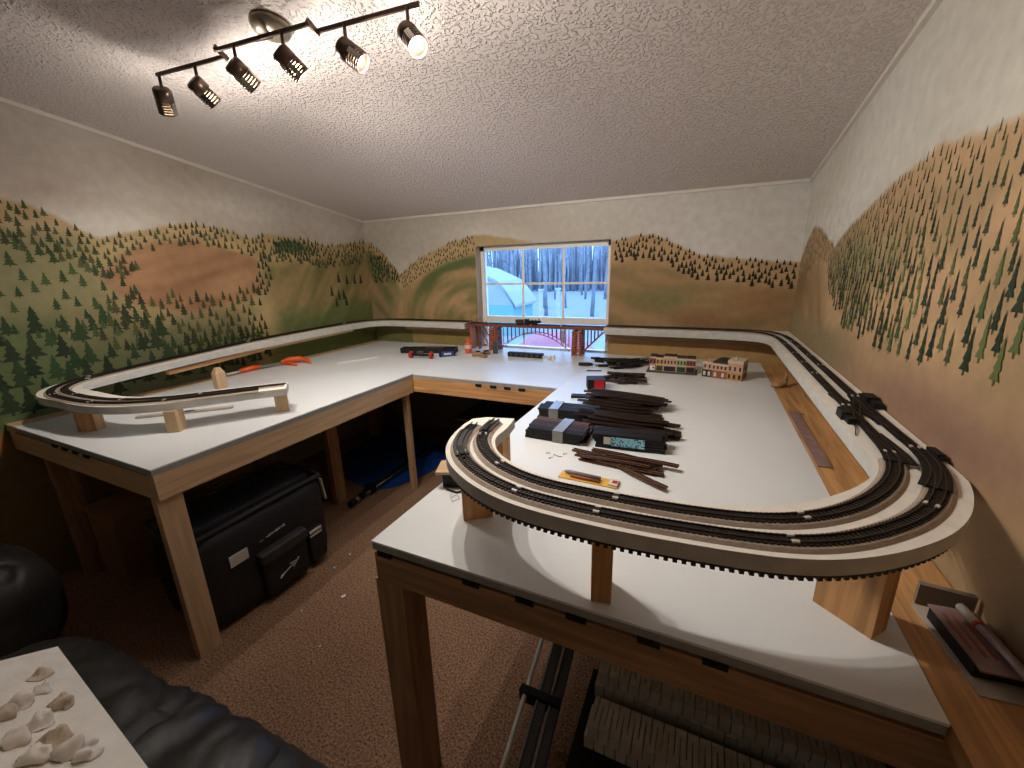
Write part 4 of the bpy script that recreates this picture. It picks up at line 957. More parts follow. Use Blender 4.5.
MB().box(c0+R_ @ Vector((.088, 0, .0114)), (.016, .018, .001), M['red'], rot=R_).build('red_logo', pk)
for i, (x, y, rz) in enumerate(((2.672, -1.985, .4), (2.695, -2.02, 1.1), (2.707, -1.995, -.3), (2.724, -1.998, .2), (2.735, -1.968, .9))):
    b = MB(); b.cyl((-.008, 0, .002), (.008, 0, .002), .0012, M['alu'], 6); b.cyl((-.009, 0, .003), (-.008, 0, .003), .0028, M['alu'], 8)
    tag(put(b.build('track_nail', None, loc=(0, 0, 0)), x, y, rz), 'tiny steel track nail spilled left of the loose brown pile', 'nail', 'spilled track nails')
rb_ = thing('small_box', 'small black box with a red front behind the heaps of track', 'box', (2.625, -1.04, T))
R_ = Matrix.Rotation(.35, 3, 'Z'); c0 = Vector((2.625, -1.03, T))
MB().box(c0+Vector((0, 0, .032)), (.10, .10, .062), M['blackpl'], rot=R_).build('box_body', rb_, None, .004)
MB().box(c0+R_ @ Vector((.015, -.0515, .032)), (.058, .003, .058), M['red'], rot=R_).build('red_front', rb_)
MB().box(c0+R_ @ Vector((.0515, 0, .032)), (.003, .07, .05), M['blackpl'], rot=R_).build('end_flap', rb_)
def small_turnout(label, group, x, y, rz, s_=1, z=0, mm='blackpl', lift=0):
    b = MB(); L = .20*s_
    for i in range(17):
        t = i/16; b.box((L*(t-.5), .012*t*s_, .003), (.008, (.032+.026*t)*s_, .004), M[mm])
    for q in (-1, 1):
        b.sweep([(L*(t/8-.5), q*GA*s_, 0) for t in range(9)], [(-.001, .005), (.001, .005), (.001, .009), (-.001, .009)], M['rail'])
        b.sweep([(L*(t/8-.5), q*GA*s_+.030*s_*(t/8)**1.5, 0) for t in range(9)], [(-.001, .005), (.001, .005), (.001, .009), (-.001, .009)], M['rail'])
    o = b.build('track_turnout', None, loc=(0, 0, 0))
    sm = MB(); sm.box((-L*.3, -.028*s_, .009), (.06*s_, .018, .016), M[mm]); q_ = sm.build('switch_motor', None, None, .003, loc=(0, 0, 0)); q_.parent = o
    o.location = (x, y, T+.0008+z); o.rotation_euler = (lift, 0, rz); return tag(o, label, 'turnout', group)
for k, (x, y, rz, z) in enumerate(((2.68, -.76, .25, 0), (2.74, -.85, -.15, .0), (2.79, -.79, .5, .011), (2.72, -.71, -.3, .011), (2.80, -.87, .15, .012), (2.66, -.84, .6, .022), (2.77, -.74, 0, .024))):
    small_turnout('dark brown loose turnout in the small heap behind the red fronted box', 'small heap of loose turnouts', x, y, rz, .95, z, 'track_piece')
for k, (x, y, rz, z) in enumerate(((2.60, -.42, .35, 0), (2.66, -.36, .0, .011), (2.70, -.44, .6, .0), (2.74, -.33, .3, .011), (2.79, -.26, .45, .0), (2.56, -.31, -.2, .0), (2.76, -.41, .9, .022))):
    small_turnout('black loose turnout in the row of parts along the back of the right table', 'row of loose turnouts at the back', x, y, rz, 1.15, z+(.012 if k % 2 else 0), 'blackpl', .42 if k % 2 else 0)
sc = thing('screwdriver', 'black handled tool lying at the back corner of the right table', 'tool', (2.45, -.47, T))
MB().tube([(2.37, -.49, T+.013), (2.44, -.475, T+.013), (2.47, -.468, T+.012)], [.012, .014, .008], M['blackpl'], 10).build('handle', sc)
MB().tube([(2.47, -.468, T+.012), (2.55, -.45, T+.005)], .003, M['alu'], 8).build('shaft', sc)
o = put(MB().box((0, 0, .003), (.10, .018, .005), M['darkgrey']).build('metal_file', None, None, .001, loc=(0, 0, 0)), 2.515, -.615, .3); tag(o, 'short grey file lying behind the red fronted box', 'file')
o = put(MB().tube([(-.06, 0, .012), (0, .006, .014), (.06, 0, .012)], [.008, .012, .009], M['blackpl'], 10).build('tool_grip', None, loc=(0, 0, 0)), 2.46, -.27, -.25); tag(o, 'short black handle by the window corner of the right table', 'tool')
o = put(MB().box((0, 0, .006), (.09, .05, .011), M['blackpl']).build('black_case', None, None, .003, loc=(0, 0, 0)), 2.585, -1.235, .2); tag(o, 'flat black case at the left tip of the back heap of track', 'case')

# model town buildings
bA = thing('model_building', 'row of small red and green model shop fronts near the back wall', 'model building', (3.0, -.46, T), 'model buildings')
R_ = Matrix.Rotation(.0, 3, 'Z')
cols = ['brick_red', 'brick_tan', 'brick_pink', 'green_paint', 'brick_red']; x = 2.865; H_ = .105; fy = -.50; wds = (.042, .048, .082, .06, .055)
MB().b2((2.85, fy-.03, T+.0005), (3.165, -.38, T+.006), M['darkgrey']).build('base_slab', bA)
for k, (cname, w_) in enumerate(zip(cols, wds)):
    h = H_+(0, -.006, .004, -.004, -.002)[k]
    u = MB().b2((x, fy, T+.006), (x+w_-.0005, -.40, T+h), M[cname]).build('shop_unit', bA)
    sub(MB().b2((x-.0005, fy-.005, T+h-.012), (x+w_, fy+.004, T+h-.004), M['trimstone']), 'cornice', u); sub(MB().b2((x, fy-.003, T+.048), (x+w_-.001, fy, T+.052), M['trimstone']), 'belt_course', u)
    nwin = max(2, int(w_/.018))
    for q in range(nwin):
        xx = x+w_*(q+.5)/nwin; sub(MB().b2((xx-.0045, fy-.001, T+.060), (xx+.0045, fy+.002, T+.082), M['winblk']), 'window', u)
    sub(MB().b2((x+.005, fy-.0012, T+.010), (x+w_-.006, fy+.002, T+.042), M['green_dark' if k in (1, 3) else ('white' if k == 0 else 'winblk')]), 'shop_window', u)
    if k == 0: sub(MB().box((x+w_*.65, fy-.002, T+.028), (.010, .0015, .012), M['winblk']), 'sign_mark', u)
    sub(MB().b2((x+.001, fy+.006, T+h-.005), (x+w_-.002, -.402, T+h+.001), M['dkroof']), 'roof', u)
    x += w_
bB = thing('model_building', 'larger tan brick model corner store with arched roof near the right wall', 'model building', (3.3, -.5, T), 'model buildings')
ax = Vector((.955, -.297, 0)); ay = Vector((.297, .955, 0)); RB = Matrix((ax, ay, Vector((0, 0, 1)))).transposed(); P0 = Vector((3.196, -.527, T+.0005))
def bx(a, c, m_): 
    b = MB(); lo, hi = Vector(a), Vector(c); b.box(P0+RB @ ((lo+hi)/2), tuple(abs(hi[i]-lo[i]) for i in range(3)), m_, rot=RB); return b
for k, (x0, x1, h, c1, c2) in enumerate(((0, .055, .098, 'brick_pink', 'dkroof'), (.055, .145, .092, 'brick_pink', 'brick_red'), (.145, .23, .118, 'brick_pink', 'brick_tan'))):
    u = bx((x0, 0, 0), (x1-.0005, .115, h), M[c1]).build('store_unit', bB)
    sub(bx((x0, -.004, 0), (x1-.001, .001, .046), M[c2]), 'ground_floor_front', u); sub(bx((x0-.001, -.006, h-.012), (x1+.001, .003, h-.002), M['trimstone']), 'cornice', u)
    n_ = (2, 4, 3)[k]
    for q in range(n_):
        xx = x0+(x1-x0)*(q+.5)/n_; sub(bx((xx-.005, -.0015, .058), (xx+.005, .001, .078 if k < 2 else .084), M['winblk']), 'window', u)
    for q in range(n_ if k != 1 else 2):
        n2 = n_ if k != 1 else 2; xx = x0+(x1-x0)*(q+.5)/n2; sub(bx((xx-.007, -.0055, .010), (xx+.007, -.003, .036), M['label' if k != 2 else 'winblk']), 'shop_window', u)
    if k == 2:
        for q in range(4): sub(bx((x1-.001, .018+.026*q, .06), (x1+.001, .028+.026*q, .088), M['winblk']), 'window', u)
        for q in range(4): sub(bx((x1-.001, .016+.026*q, .012), (x1+.001, .030+.026*q, .038), M['winblk']), 'shop_window', u)
        sub(bx((x0-.001, -.002, h-.001), (x1+.002, .116, h+.004), M['trimstone']), 'parapet', u)
b = MB(); P = [P0+RB @ Vector((.10+.048*math.cos(a), .012, .090+.026*math.sin(a))) for a in [PI*k/12 for k in range(13)]]; Q = [p+RB @ Vector((0, .10, 0)) for p in P]
b._add([tuple(v) for v in P+Q], [(i, i+1, 13+i+1, 13+i) for i in range(12)]+[tuple(range(13))[::-1], tuple(range(13, 26)), (0, 13, 25, 12)], M['dkroof']); b.build('arched_roof', bB)
b = MB(); pt = P0+RB @ Vector((.18, .05, .122)); b.cyl(pt, pt+Vector((0, 0, .012)), .009, M['trimstone'], 10); b.cyl(pt+Vector((0, 0, .012)), pt+Vector((0, 0, .02)), .007, M['label'], 10, .001); b.build('water_tank', bB)

# along the right wall ledger
o = put(MB().box((0, 0, .003), (.042, .62, .005), M['mauve']).build('plastic_strip', None, None, .001, loc=(0, 0, 0)), 3.602, -1.43, 0, T-.0015); tag(o, 'grey mauve plastic strip lying on the right wall ledger', 'strip')
hh = thing('bent_bracket', 'small brown bent bracket in the back corner of the right ledger', 'bracket', (3.62, -.62, T))
b = MB(); b.tube([(3.56, -.66, T+.012), (3.6, -.67, T+.014), (3.63, -.64, T+.016), (3.64, -.6, T+.05), (3.642, -.59, T+.07)], [.012, .016, .016, .009, .005], M['stud_z'], 8); b.build('bracket_body', hh)
pc = thing('plastic_package', 'clear mauve blister package of black parts on the near end of the right ledger', 'package', (3.66, -2.45, T))
z0 = T-.0015
R_ = Matrix.Rotation(.10, 3, 'Z'); c0 = Vector((3.668, -2.490, z0))
MB().box(c0+Vector((0, 0, .0015)), (.085, .20, .003), M['cardgrey'], rot=R_).build('backing_card', pc)
MB().box(c0+R_ @ Vector((.0, .0, .016)), (.068, .13, .022), M['blackpl'], rot=R_).build('black_part', pc, None, .004)
MB().box(c0+R_ @ Vector((.004, .0, .0275)), (.072, .15, .004), M['mauve'], rot=R_).build('blister_lid', pc, None, .001)
for k in range(4): MB().box(c0+R_ @ Vector((-.02+.013*k, .01-.006*k, .0308)), (.005, .08+.012*(k % 2), .002), M['brick_red'], rot=R_).build('red_brown_part', pc)
o = put(MB().box((0, 0, .02), (.085, .012, .055), M['castgrey']).build('grey_block', None, None, .002, loc=(0, 0, 0)), 3.668, -2.383, -.08, T-.0015); tag(o, 'dark grey slab standing on edge behind the blister package', 'block')
mk = thing('marker_pen', 'pale marker pen with a red ring lying on the blister package', 'pen', (3.69, -2.43, T+.04))
A, B_ = Vector((3.672, -2.420, T+.041)), Vector((3.697, -2.60, T+.041)); d = (B_-A).normalized()
MB().lathe(A, [(.0045, 0), (.0075, .003), (.0078, .045)], M['label'], 12, d).build('cap', mk)
MB().lathe(A, [(.0082, .0455), (.0082, .052)], M['red'], 12, d).build('red_ring', mk)
MB().lathe(A, [(.0072, .0525), (.0072, .16), (.006, .18)], M['mauve'], 12, d).build('barrel', mk)

# power pack on the near left corner of the right table
pp = thing('power_pack', 'black power pack with loose wires under the left of the right loop', 'transformer', (2.455, -2.33, T))
MB().box((2.462, -2.315, T+.024), (.075, .07, .046), M['blackpl'], rz=.35).build('pack_body', pp, None, .004)
b = MB(); b.tube([(2.43, -2.345, T+.006), (2.46, -2.37, T+.004), (2.50, -2.375, T+.004), (2.53, -2.35, T+.006)], .003, M['blackpl'], 6); b.build('black_cord', pp)
b = MB(); b.tube([(2.485, -2.37, T+.012), (2.492, -2.40, T+.003), (2.515, -2.425, T+.002), (2.528, -2.40, T+.002), (2.505, -2.385, T+.003), (2.50, -2.41, T+.003)], .0009, M['alu'], 5); b.build('thin_wire', pp)
o = put(MB().box((0, 0, .005), (.11, .09, .009), M['pine_x']).build('wood_scrap', None, None, .001, loc=(0, 0, 0)), 2.455, -2.31, .35, T+.0475); tag(o, 'thin tan wood scrap lying on top of the black power pack', 'offcut')
o = put(MB().tube([(-.015, 0, .008), (.01, 0, .010), (.02, 0, .008)], [.006, .009, .005], M['blackpl'], 8).build('connector', None, loc=(0, 0, 0)), 2.468, -2.285, .4, T+.0575); tag(o, 'little black connector lying on the wood scrap', 'connector')

# ------------------------------------------------------------------ under the tables
bg = thing('equipment_bag', 'large black nylon equipment bag under the left table with pockets and pale patches', 'bag', (1.08, -2.24, 0))
def soft_box(a, c, m_, bulge=.02, sd=0, seg=(10, 6, 8)):
    b = MB(); lo, hi = Vector(a), Vector(c); bm = b.bm; i = b.mi(m_)
    ret = bmesh.ops.create_cube(bm, size=1)
    bmesh.ops.subdivide_edges(bm, edges=bm.edges[:], cuts=9, use_grid_fill=True)
    for v in bm.verts:
        p = v.co*2; k = Vector((abs(p.x), abs(p.y), abs(p.z)))
        q = Vector(p)
        L = (k.x**8+k.y**8+k.z**8)**(1/8); q = p/L if L > 0 else p     # rounded box
        w_ = Vector(((lo.x+hi.x)/2+q.x*(hi.x-lo.x)/2, (lo.y+hi.y)/2+q.y*(hi.y-lo.y)/2, (lo.z+hi.z)/2+q.z*(hi.z-lo.z)/2))
        n_ = noise.noise(w_*7+Vector((sd, 0, 0)))+.5*noise.noise(w_*17+Vector((sd, 3, 0)))
        v.co = w_+q.normalized()*n_*bulge
    for f in bm.faces: f.smooth = True; f.material_index = i
    return b
soft_box((.90, -2.60, .002), (1.285, -1.895, .50), M['nylon'], .014, 1).build('bag_body', bg)
b = MB(); b.tube([(1.262, -2.585, .500), (1.27, -2.25, .512), (1.262, -1.915, .508), (1.1, -1.895, .51), (.92, -1.91, .515), (.90, -2.25, .53), (.915, -2.585, .515), (1.1, -2.605, .505), (1.262, -2.585, .500)], .013, M['nylon2'], 8); b.build('rim_piping', bg)
soft_box((.95, -2.55, .47), (1.23, -1.94, .535), M['nylon'], .012, 4).build('sunken_lid', bg)
soft_box((1.27, -2.34, .04), (1.325, -2.10, .27), M['nylon'], .008, 7).build('front_pocket', bg)
soft_box((1.27, -2.35, .235), (1.34, -2.09, .295), M['nylon2'], .008, 8).build('pocket_flap', bg)
soft_box((1.27, -2.07, .05), (1.315, -1.97, .24), M['nylon'], .006, 9).build('side_pocket', bg)
MB().box((1.297, -2.425, .335), (.006, .085, .055), M['label']).build('name_patch', bg)
MB().box((1.315, -2.03, .235), (.006, .075, .014), M['label']).build('pale_strap', bg)
MB().box((1.315, -2.03, .212), (.005, .075, .010), M['label']).build('pale_strap', bg)
lg = MB(); r = random.Random(2)
for k in range(8):
    y = -2.28+.0135*k; z = .352+.0010*k; lg.box((1.2935, y, z), (.004, .009, .005+.007*((k*5) % 3)/2), M['label'])
lg.box((1.2935, -2.31, .347), (.004, .018, .003), M['label']); lg.build('white_lettering', bg)
lg = MB(); x = 1.3275
lg.beam((x, -2.27, .120), (x, -2.19, .145), .003, .006, M['label'], up=(1, 0, 0)); lg.beam((x, -2.20, .125), (x, -2.16, .160), .003, .007, M['label'], up=(1, 0, 0)); lg.beam((x, -2.215, .155), (x, -2.17, .150), .003, .005, M['label'], up=(1, 0, 0)); lg.beam((x, -2.275, .112), (x, -2.255, .122), .003, .009, M['label'], up=(1, 0, 0))
lg.build('arrow_logo', bg)
b = MB(); b.box((1.24, -1.885, .40), (.02, .006, .14), M['label'], rot=Matrix.Rotation(.1, 3, 'X')); b.build('zip_pull', bg)
bx_ = thing('cardboard_box', 'open brown cardboard box by the left wall under the left table', 'box', (.4, -2.42, 0))
MB().b2((.24, -2.56, .002), (.5, -2.34, .40), M['cardboard']).build('box_body', bx_, None, .003)
MB().box((.37, -2.45, .415), (.28, .25, .008), M['cardboard'], rot=Matrix.Rotation(.08, 3, 'Y')).build('box_lid', bx_)
o = MB().b2((.06, -2.1, .002), (.12, -1.62, .62), M['stud_y']).build('wooden_board', None, None, .004); tag(o, 'brown wood panel standing against the wall behind the black bag', 'panel')
# blue tarp
P = [(.28, -.95), (.45, -1.17), (.68, -1.22), (1.0, -1.255), (1.17, -1.06), (1.23, -.8), (1.16, -.5), (.8, -.3), (.45, -.2), (.25, -.25)]
b = MB(); Pd = dense(P+[P[0]], .04)[:-1]; cxy = Vector((.72, -.75, 0)); vs = []; rings = 7
for k in range(rings+1):
    for (x, y) in Pd:
        p = cxy.lerp(Vector((x, y, 0)), max(.02, k/rings)); p.z = .006+.012*abs(noise.noise(Vector((p.x*7, p.y*7, 1)))); vs.append(p)
n = len(Pd); b._add(vs, [(k*n+i, k*n+(i+1) % n, (k+1)*n+(i+1) % n, (k+1)*n+i) for k in range(rings) for i in range(n)]+[tuple(range(n))[::-1]], M['bluetarp'], True)
tag(b.build('blue_tarp'), 'crumpled blue tarp spread on the carpet below the window table', 'tarp')
ls = thing('light_stand', 'folded black and silver light stand lying on the blue tarp', 'stand', (1.03, -1.5, 0))
MB().cyl((1.02, -1.52, .035), (1.0, -1.36, .035), .022, M['blackpl'], 12).build('head', ls)
MB().cyl((1.02, -1.47, .036), (1.017, -1.44, .036), .024, M['alu'], 12).build('collar', ls)
for dx, zz, k in ((-.022, .034, 'alu'), (.022, .034, 'alu'), (0, .052, 'blackpl')):
    MB().cyl((1.0+dx, -1.37, zz), (1.0+dx*1.2-.02, -.55, zz), .010, M[k], 10).build('tube', ls)
MB().box((1.0, -1.30, .04), (.075, .05, .05), M['blackpl']).build('clamp_block', ls, None, .006)
MB().box((.985, -.78, .04), (.07, .04, .045), M['blackpl']).build('clamp_block', ls, None, .006)
tt = thing('storage_tote', 'dark storage tote with a pale lid rim far under the window table', 'tote', (1.85, -.6, 0))
MB().b2((1.52, -.85, .002), (2.2, -.35, .50), M['blackpl']).build('tote_body', tt, None, .01)
MB().b2((1.50, -.87, .50), (2.22, -.33, .525), M['darkgrey']).build('tote_lid', tt, None, .005)
MB().b2((1.50, -.876, .512), (2.22, -.871, .523), M['alu']).build('rim_strip', tt)
# right table: stands, crate and foam risers
for i, (x, z, label) in enumerate(((2.735, .19, 'aluminium track rail under the right table, nearest the aisle'), (2.80, .19, 'aluminium track rail under the right table, beside the dark crate'))):
    b = MB(); xx = 2.745+.07*i
    b.box((xx, -2.36, .03), (.012, .62, .05), M['alu']); b.box((xx+.045, -2.36, .03), (.012, .62, .05), M['alu']); b.box((xx+.0225, -2.36, .012), (.045, .62, .012), M['darkgrey'])
tv = thing('folded_tripod', 'folded grey aluminium tripod leaning under the right table edge', 'tripod', (2.76, -2.5, 0))
A0, A1 = Vector((2.765, -2.74, .03)), Vector((2.76, -2.16, .26))
for k, (dx, dz, rr, mm) in enumerate(((-.03, .03, .008, 'white'), (.03, .02, .012, 'alu'), (.075, .02, .012, 'alu'))):
    d_ = Vector((dx, 0, dz))
    if k == 0: MB().cyl(A0+d_+Vector((0, .0, 0)), A1+d_, rr, M[mm], 10).build('leg_tube', tv)
    else: MB().beam(A0+d_, A1+d_, .034, .022, M['darkgrey']).build('leg_channel', tv, None, .002); MB().beam(A0+d_+Vector((-.015, 0, .013)), A1+d_+Vector((-.015, 0, .013)), .006, .006, M['alu']).build('bright_edge', tv)
for t in (.12, .62):
    p = A0.lerp(A1, t); MB().box(p+Vector((.02, 0, .02)), (.14, .025, .05), M['blackpl']).build('clamp_band', tv, None, .004)
MB().tube([A0.lerp(A1, .16)+Vector((-.045, 0, .03)), A0.lerp(A1, .17)+Vector((-.065, 0, .045)), A0.lerp(A1, .18)+Vector((-.075, 0, .04))], .006, M['label'], 8).build('wing_nut', tv)
cr = MB().b2((2.92, -2.525, .002), (3.69, -2.19, .185), M['blackpl']).build('storage_crate', None, None, .008); tag(cr, 'low black crate under the right table carrying the foam risers', 'crate')
def riser(L, Wd, H):
    """foam incline strip, slotted alternately from both long edges"""
    top, bot = [], []; p = .032; n = int(L/p)
    for k in range(n):
        x = -L/2+k*p; top += [(x, Wd/2), (x+p*.40, Wd/2), (x+p*.41, -Wd/2+.022), (x+p*.49, -Wd/2+.022), (x+p*.5, Wd/2)]
        bot += [(x, -Wd/2), (x+p*.88, -Wd/2), (x+p*.89, Wd/2-.022), (x+p*.97, Wd/2-.022), (x+p*.98, -Wd/2)]
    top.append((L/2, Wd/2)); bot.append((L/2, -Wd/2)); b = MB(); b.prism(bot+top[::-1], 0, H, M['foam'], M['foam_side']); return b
R0 = riser(.74, .10, .048).build('foam_riser', None, loc=(0, 0, 0)); first = True
names_ = ['rear pile, at the bottom', 'rear pile, in the middle', 'rear pile, on top', 'front pile, at the bottom', 'front pile, on top']
for k, (y, z) in enumerate(((-2.27, .186), (-2.275, .2345), (-2.268, .283), (-2.405, .186), (-2.41, .2345))):
    o = R0 if first else R0.copy()
    if not first: COL.objects.link(o)
    first = False; o.location = (3.325+(.0 if k % 2 else .012), y, z); tag(o, 'white slotted foam riser on the crate, '+names_[k], 'foam riser', 'slotted foam risers under the right table')
o = R0.copy(); COL.objects.link(o); o.location = (3.27, -2.60, .002); o.scale = (.8, .9, 1); tag(o, 'white slotted foam riser lying on the carpet in front of the crate', 'foam riser', 'slotted foam risers under the right table')
# scraps on the carpet
for k, (x, y, rz, s_) in enumerate(((1.405, -2.02, .3, .006), (1.62, -2.16, 1.2, .012), (1.66, -2.02, .7, .004), (1.50, -2.31, 2., .004), (1.40, -1.90, .1, .007), (1.75, -2.42, 1.4, .004))):
    b = MB(); b._add([(-s_, -s_*.4, .001), (s_*.9, -s_*.5, .001), (s_, s_*.3, .004), (-s_*.8, s_*.5, .003), (-s_, -s_*.4, .004), (s_*.9, -s_*.5, .004), (s_, s_*.3, .008), (-s_*.8, s_*.5, .007)], [(3, 2, 1, 0), (4, 5, 6, 7), (0, 1, 5, 4), (1, 2, 6, 5), (2, 3, 7, 6), (3, 0, 4, 7)])
    o = b.build('foam_crumb', None, M['white'], loc=(0, 0, 0)); o.location = (x, y, .004); o.rotation_euler = (0, 0, rz); tag(o, 'white foam crumb on the brown carpet', 'crumb', 'foam crumbs on the carpet')

# ------------------------------------------------------------------ leather couch with the casting board
so = thing('leather_couch', 'black wrinkled leather couch at the lower left in front of the left table', 'couch', (1.6, -3.4, 0))
def puff(a, c, sd, crease=0, pw=4, amp=.018):
    b = MB(); lo, hi = Vector(a), Vector(c); bm = b.bm; i = b.mi(M['leather']); bmesh.ops.create_cube(bm, size=1)
    bmesh.ops.subdivide_edges(bm, edges=bm.edges[:], cuts=39, use_grid_fill=True)
    for v in bm.verts:
        p = v.co*2; L = (abs(p.x)**pw+abs(p.y)**pw+abs(p.z)**pw)**(1/pw); q = p/L
        w_ = Vector([(lo[j]+hi[j])/2+q[j]*(hi[j]-lo[j])/2 for j in range(3)])
        n_ = noise.noise(Vector((w_.x*5, w_.y*4, w_.z*3+sd)))*amp+noise.noise(Vector((w_.x*26+w_.y*8, w_.y*9, w_.z*7+sd)))*amp*.35-abs(noise.noise(Vector((w_.x*5+sd, w_.y*2, w_.z*2))))*amp*.6
        n_ -= amp*.55*max(0, .12-abs(noise.noise(Vector((w_.x*7+w_.y*3, w_.y*5, w_.z*4+sd*2)))))/.12
        if crease: n_ -= crease*math.exp(-((q.x)/.10)**2)
        v.co = w_+q.normalized()*n_
    for f in bm.faces: f.smooth = True; f.material_index = i
    return b
puff((1.15, -3.75, .03), (2.12, -2.93, .50), 1, 0, 4).build('seat_cushion', so)
puff((1.72, -3.72, .05), (2.36, -2.89, .48), 5, .012, 4.5, .016).build('footrest', so)
puff((2.06, -3.7, .06), (2.56, -2.86, .46), 9, 0, 3.4, .014).build('footrest_end', so)
puff((.35, -3.9, .02), (.93, -2.83, .62), 13, 0, 3, .014).build('armrest', so)
puff((1.1, -4.2, .05), (2.5, -3.6, .82), 17, 0, 4).build('backrest', so)
e1 = Vector((.575, -.055, -.02)).normalized(); e2 = Vector((-.02, -.092, .046)); e2 = (e2-e1*e2.dot(e1)).normalized(); e3 = e1.cross(e2); e3 = -e3 if e3.z < 0 else e3
BP = Vector((1.598, -3.084, .60)); RBo = Matrix((e1, -e2, e3)).transposed()
def bp_(u, v, h=0): return BP+e1*u+e2*v+e3*h
b = MB(); b.box(bp_(.29, .30, -.009), (.62, .62, .018), M['foam'], rot=RBo); cb = b.build('foam_board', None, None, .002); tag(cb, 'white foam board with plaster rock castings lying on the black couch', 'board')
# castings: solve from the board plane
rk = [(.106, .056, .018, .03, .022), (.167, .062, .02, .03, .02), (.195, .105, .032, .03, .03), (.25, .05, .036, .026, .03), (.292, .098, .034, .03, .028), (.32, .137, .03, .034, .028), (.375, .09, .04, .045, .036), (.425, .082, .034, .034, .034), (.40, .125, .03, .04, .03), (.22, .14, .03, .034, .026), (.46, .06, .03, .022, .02), (.42, .045, .022, .016, .014)]
for k, (u, v, a, c, h) in enumerate(rk):
    b = MB(); b.blob((0, 0, 0), (a*.72, c*.72, h*.9), M['plaster' if k % 3 else 'castrock'], 18, 10, 1.25, .016, 60, None, k*3.1)
    for v_2 in b.bm.verts: v_2.co.z = max(v_2.co.z, 0)*1.1
    o = b.build('rock_casting', None, loc=(0, 0, 0)); o.matrix_world = Matrix.Translation(bp_(u, v, .0015)) @ RBo.to_4x4() @ Matrix.Rotation(k*1.1, 4, 'Z')
    tag(o, 'pale plaster rock casting stuck on the white foam board', 'casting', 'plaster rocks on the board')

# ------------------------------------------------------------------ track light
RA, RB_ = Vector((1.190, -2.265, 2.352)), Vector((2.352, -2.178, 2.341))
def rl_(t): return RA.lerp(RB_, t)
t0 = thing('track_light', 'bronze six head zigzag track light on the popcorn ceiling', 'ceiling light', (1.75, -2.2, 2.44))
cn = Vector((1.728, -2.165, ceil_z(-2.165))); nrm = Vector((0, -.1518, -1)).normalized()
MB().lathe(cn, [(.066, -.002), (.066, .012), (.058, .026), (.035, .038), (.012, .042)], M['canopy'], 28, nrm).build('canopy', t0)
offs = Vector((0, -.035, .004)); s1, s2 = .327, .68
MB().cyl(cn+nrm*.04, rl_(.47)+offs*1.0, .007, M['bronze'], 10).build('drop_rod', t0)
for (a, c, o_) in ((0, s1, 0), (s1-.005, s2, 1), (s2, 1, 0)):
    b = MB(); p, q = rl_(a)+offs*o_, rl_(c)+offs*o_; b.beam(p, q, .008, .011, M['bronze']); b.build('rail_bar', t0, None, .002)
for s_ in (s1, s2):
    p = rl_(s_); b = MB(); b.beam(p+Vector((0, .004, -.010)), p+offs+Vector((0, -.004, .010)), .008, .016, M['bronze']); b.build('rail_joint', t0, None, .002)
heads = [(.012, 0, (-.42, .30, -.75)), (.185, 0, (.10, .78, -.62)), (.40, 1, (.16, .78, -.58)), (.585, 1, (.34, .60, -.62)), (.77, 0, (.66, .22, -.55)), (.965, 0, (.55, -.22, -.60))]
BULB = []
for k, (t, o_, d) in enumerate(heads):
    d = Vector(d).normalized(); p = rl_(t)+offs*o_; pv = p+Vector((0, 0, -.070))
    hd = MB(); c0 = pv-d*.022; hd.lathe(c0, [(.024, -.003), (.0300, .003), (.0310, .010), (.0310, .040), (.026, .041)], M['bronze'], 24, d)
    h_ = hd.build('lamp_head', t0)
    sub(MB().cyl(p, pv, .0055, M['bronze'], 10), 'stem', h_)
    cg = MB()
    for z in (.046, .055, .064, .073, .082):
        cg.lathe(c0, [(.0275, z-.003), (.031, z-.003), (.031, z+.003), (.0275, z+.003), (.0275, z-.003)], M['bronze'], 24, d)
    a = d.orthogonal().normalized(); bb_ = d.cross(a)
    for j in range(4):
        s_ = (a*math.cos(PI*j/2+.4)+bb_*math.sin(PI*j/2+.4))*.0295; cg.beam(c0+d*.039+s_, c0+d*.084+s_, .016, .0025, M['chrome'], up=s_.normalized())
    sub(cg, 'slotted_cage', h_)
    bl_ = MB().lathe(c0, [(.004, .036), (.011, .040), (.0185, .060), (.0195, .072), (.010, .0745)], M['bulb'], 16, d)
    sub(bl_, 'bulb', h_)
    BULB.append((c0+d*.098, d))

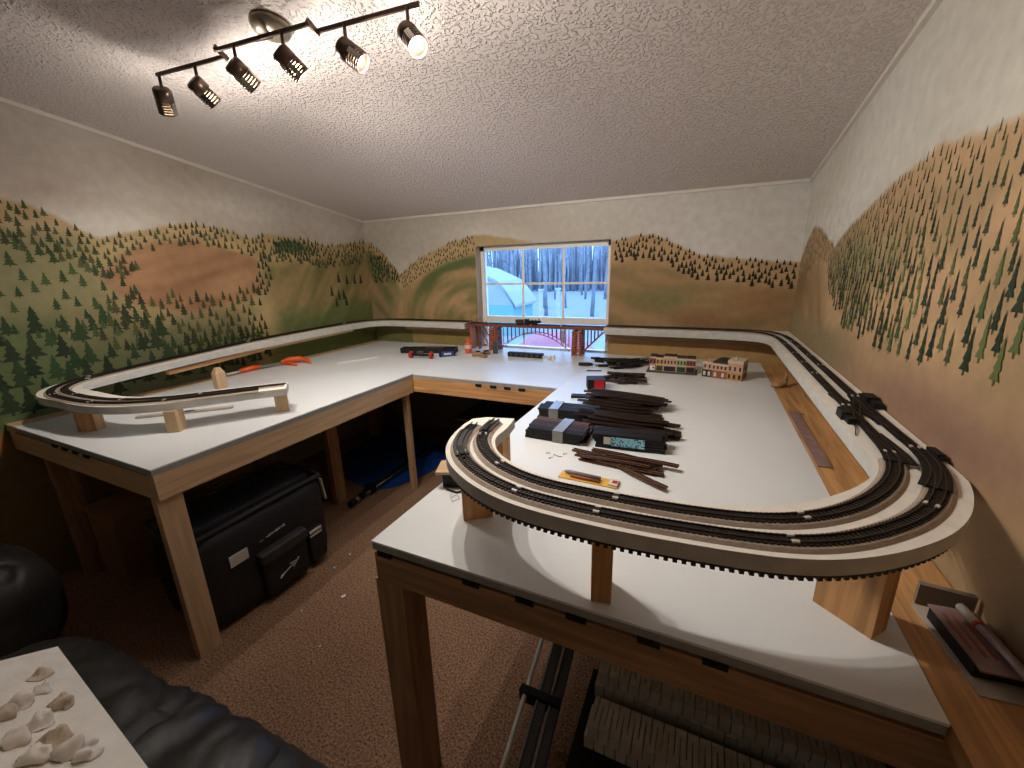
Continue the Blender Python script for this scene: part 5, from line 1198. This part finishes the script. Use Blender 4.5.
# ------------------------------------------------------------------ lights, world, camera
for k, (p, d) in enumerate(BULB):
    L = bpy.data.lights.new('halogen_lamp', 'POINT'); L.energy = (2.8, 2.9, 2.5, 2.5, 2.8, 2.6)[k]; L.color = (1, .925, .85); L.shadow_soft_size = .016
    o = bpy.data.objects.new('halogen_lamp', L); COL.objects.link(o); o.location = p
    L = bpy.data.lights.new('halogen_beam', 'SPOT'); L.energy = (19, 16, 13, 12, 14, 11)[k]; L.color = (1, .925, .85); L.shadow_soft_size = .016; L.spot_size = 2.1; L.spot_blend = .8
    o = bpy.data.objects.new('halogen_beam', L); COL.objects.link(o); o.location = p; o.rotation_euler = d.to_track_quat('-Z', 'Y').to_euler()
wd = bpy.data.worlds.new('winter sky'); S.world = wd; wd.use_nodes = True
nt = wd.node_tree; bgN = nt.nodes['Background']; tc = nt.nodes.new('ShaderNodeTexCoord'); sp_ = nt.nodes.new('ShaderNodeSeparateXYZ'); rr = nt.nodes.new('ShaderNodeValToRGB')
nt.links.new(tc.outputs['Generated'], sp_.inputs[0]); nt.links.new(sp_.outputs['Z'], rr.inputs['Fac']); nt.links.new(rr.outputs['Color'], bgN.inputs['Color'])
rr.color_ramp.elements[0].color = (.30, .55, 1.0, 1); rr.color_ramp.elements[0].position = 0
rr.color_ramp.elements[1].color = (.26, .50, 1.0, 1); rr.color_ramp.elements[1].position = .8
bgN.inputs['Strength'].default_value = 3.3
cm = bpy.data.cameras.new('camera'); co = bpy.data.objects.new('camera', cm); COL.objects.link(co); S.camera = co
yaw, pit, rol = .4371, .2698, -.026
fw = Vector((-math.sin(yaw)*math.cos(pit), math.cos(yaw)*math.cos(pit), -math.sin(pit))); rt_ = Vector((math.cos(yaw), math.sin(yaw), 0)); up = rt_.cross(fw)
r2 = rt_*math.cos(rol)+up*math.sin(rol); u2 = up*math.cos(rol)-rt_*math.sin(rol)
co.matrix_world = Matrix.Translation((3.1717, -3.3707, 1.6)) @ Matrix((r2, u2, -fw)).transposed().to_4x4()
cm.sensor_width = 36; cm.lens = 411.95/1024*36; cm.clip_start = .02; cm.clip_end = 200
S.view_settings.view_transform = 'Standard'; S.view_settings.look = 'None'; S.view_settings.gamma = 1; S.view_settings.use_curve_mapping = False
S.view_settings.exposure = 0.7
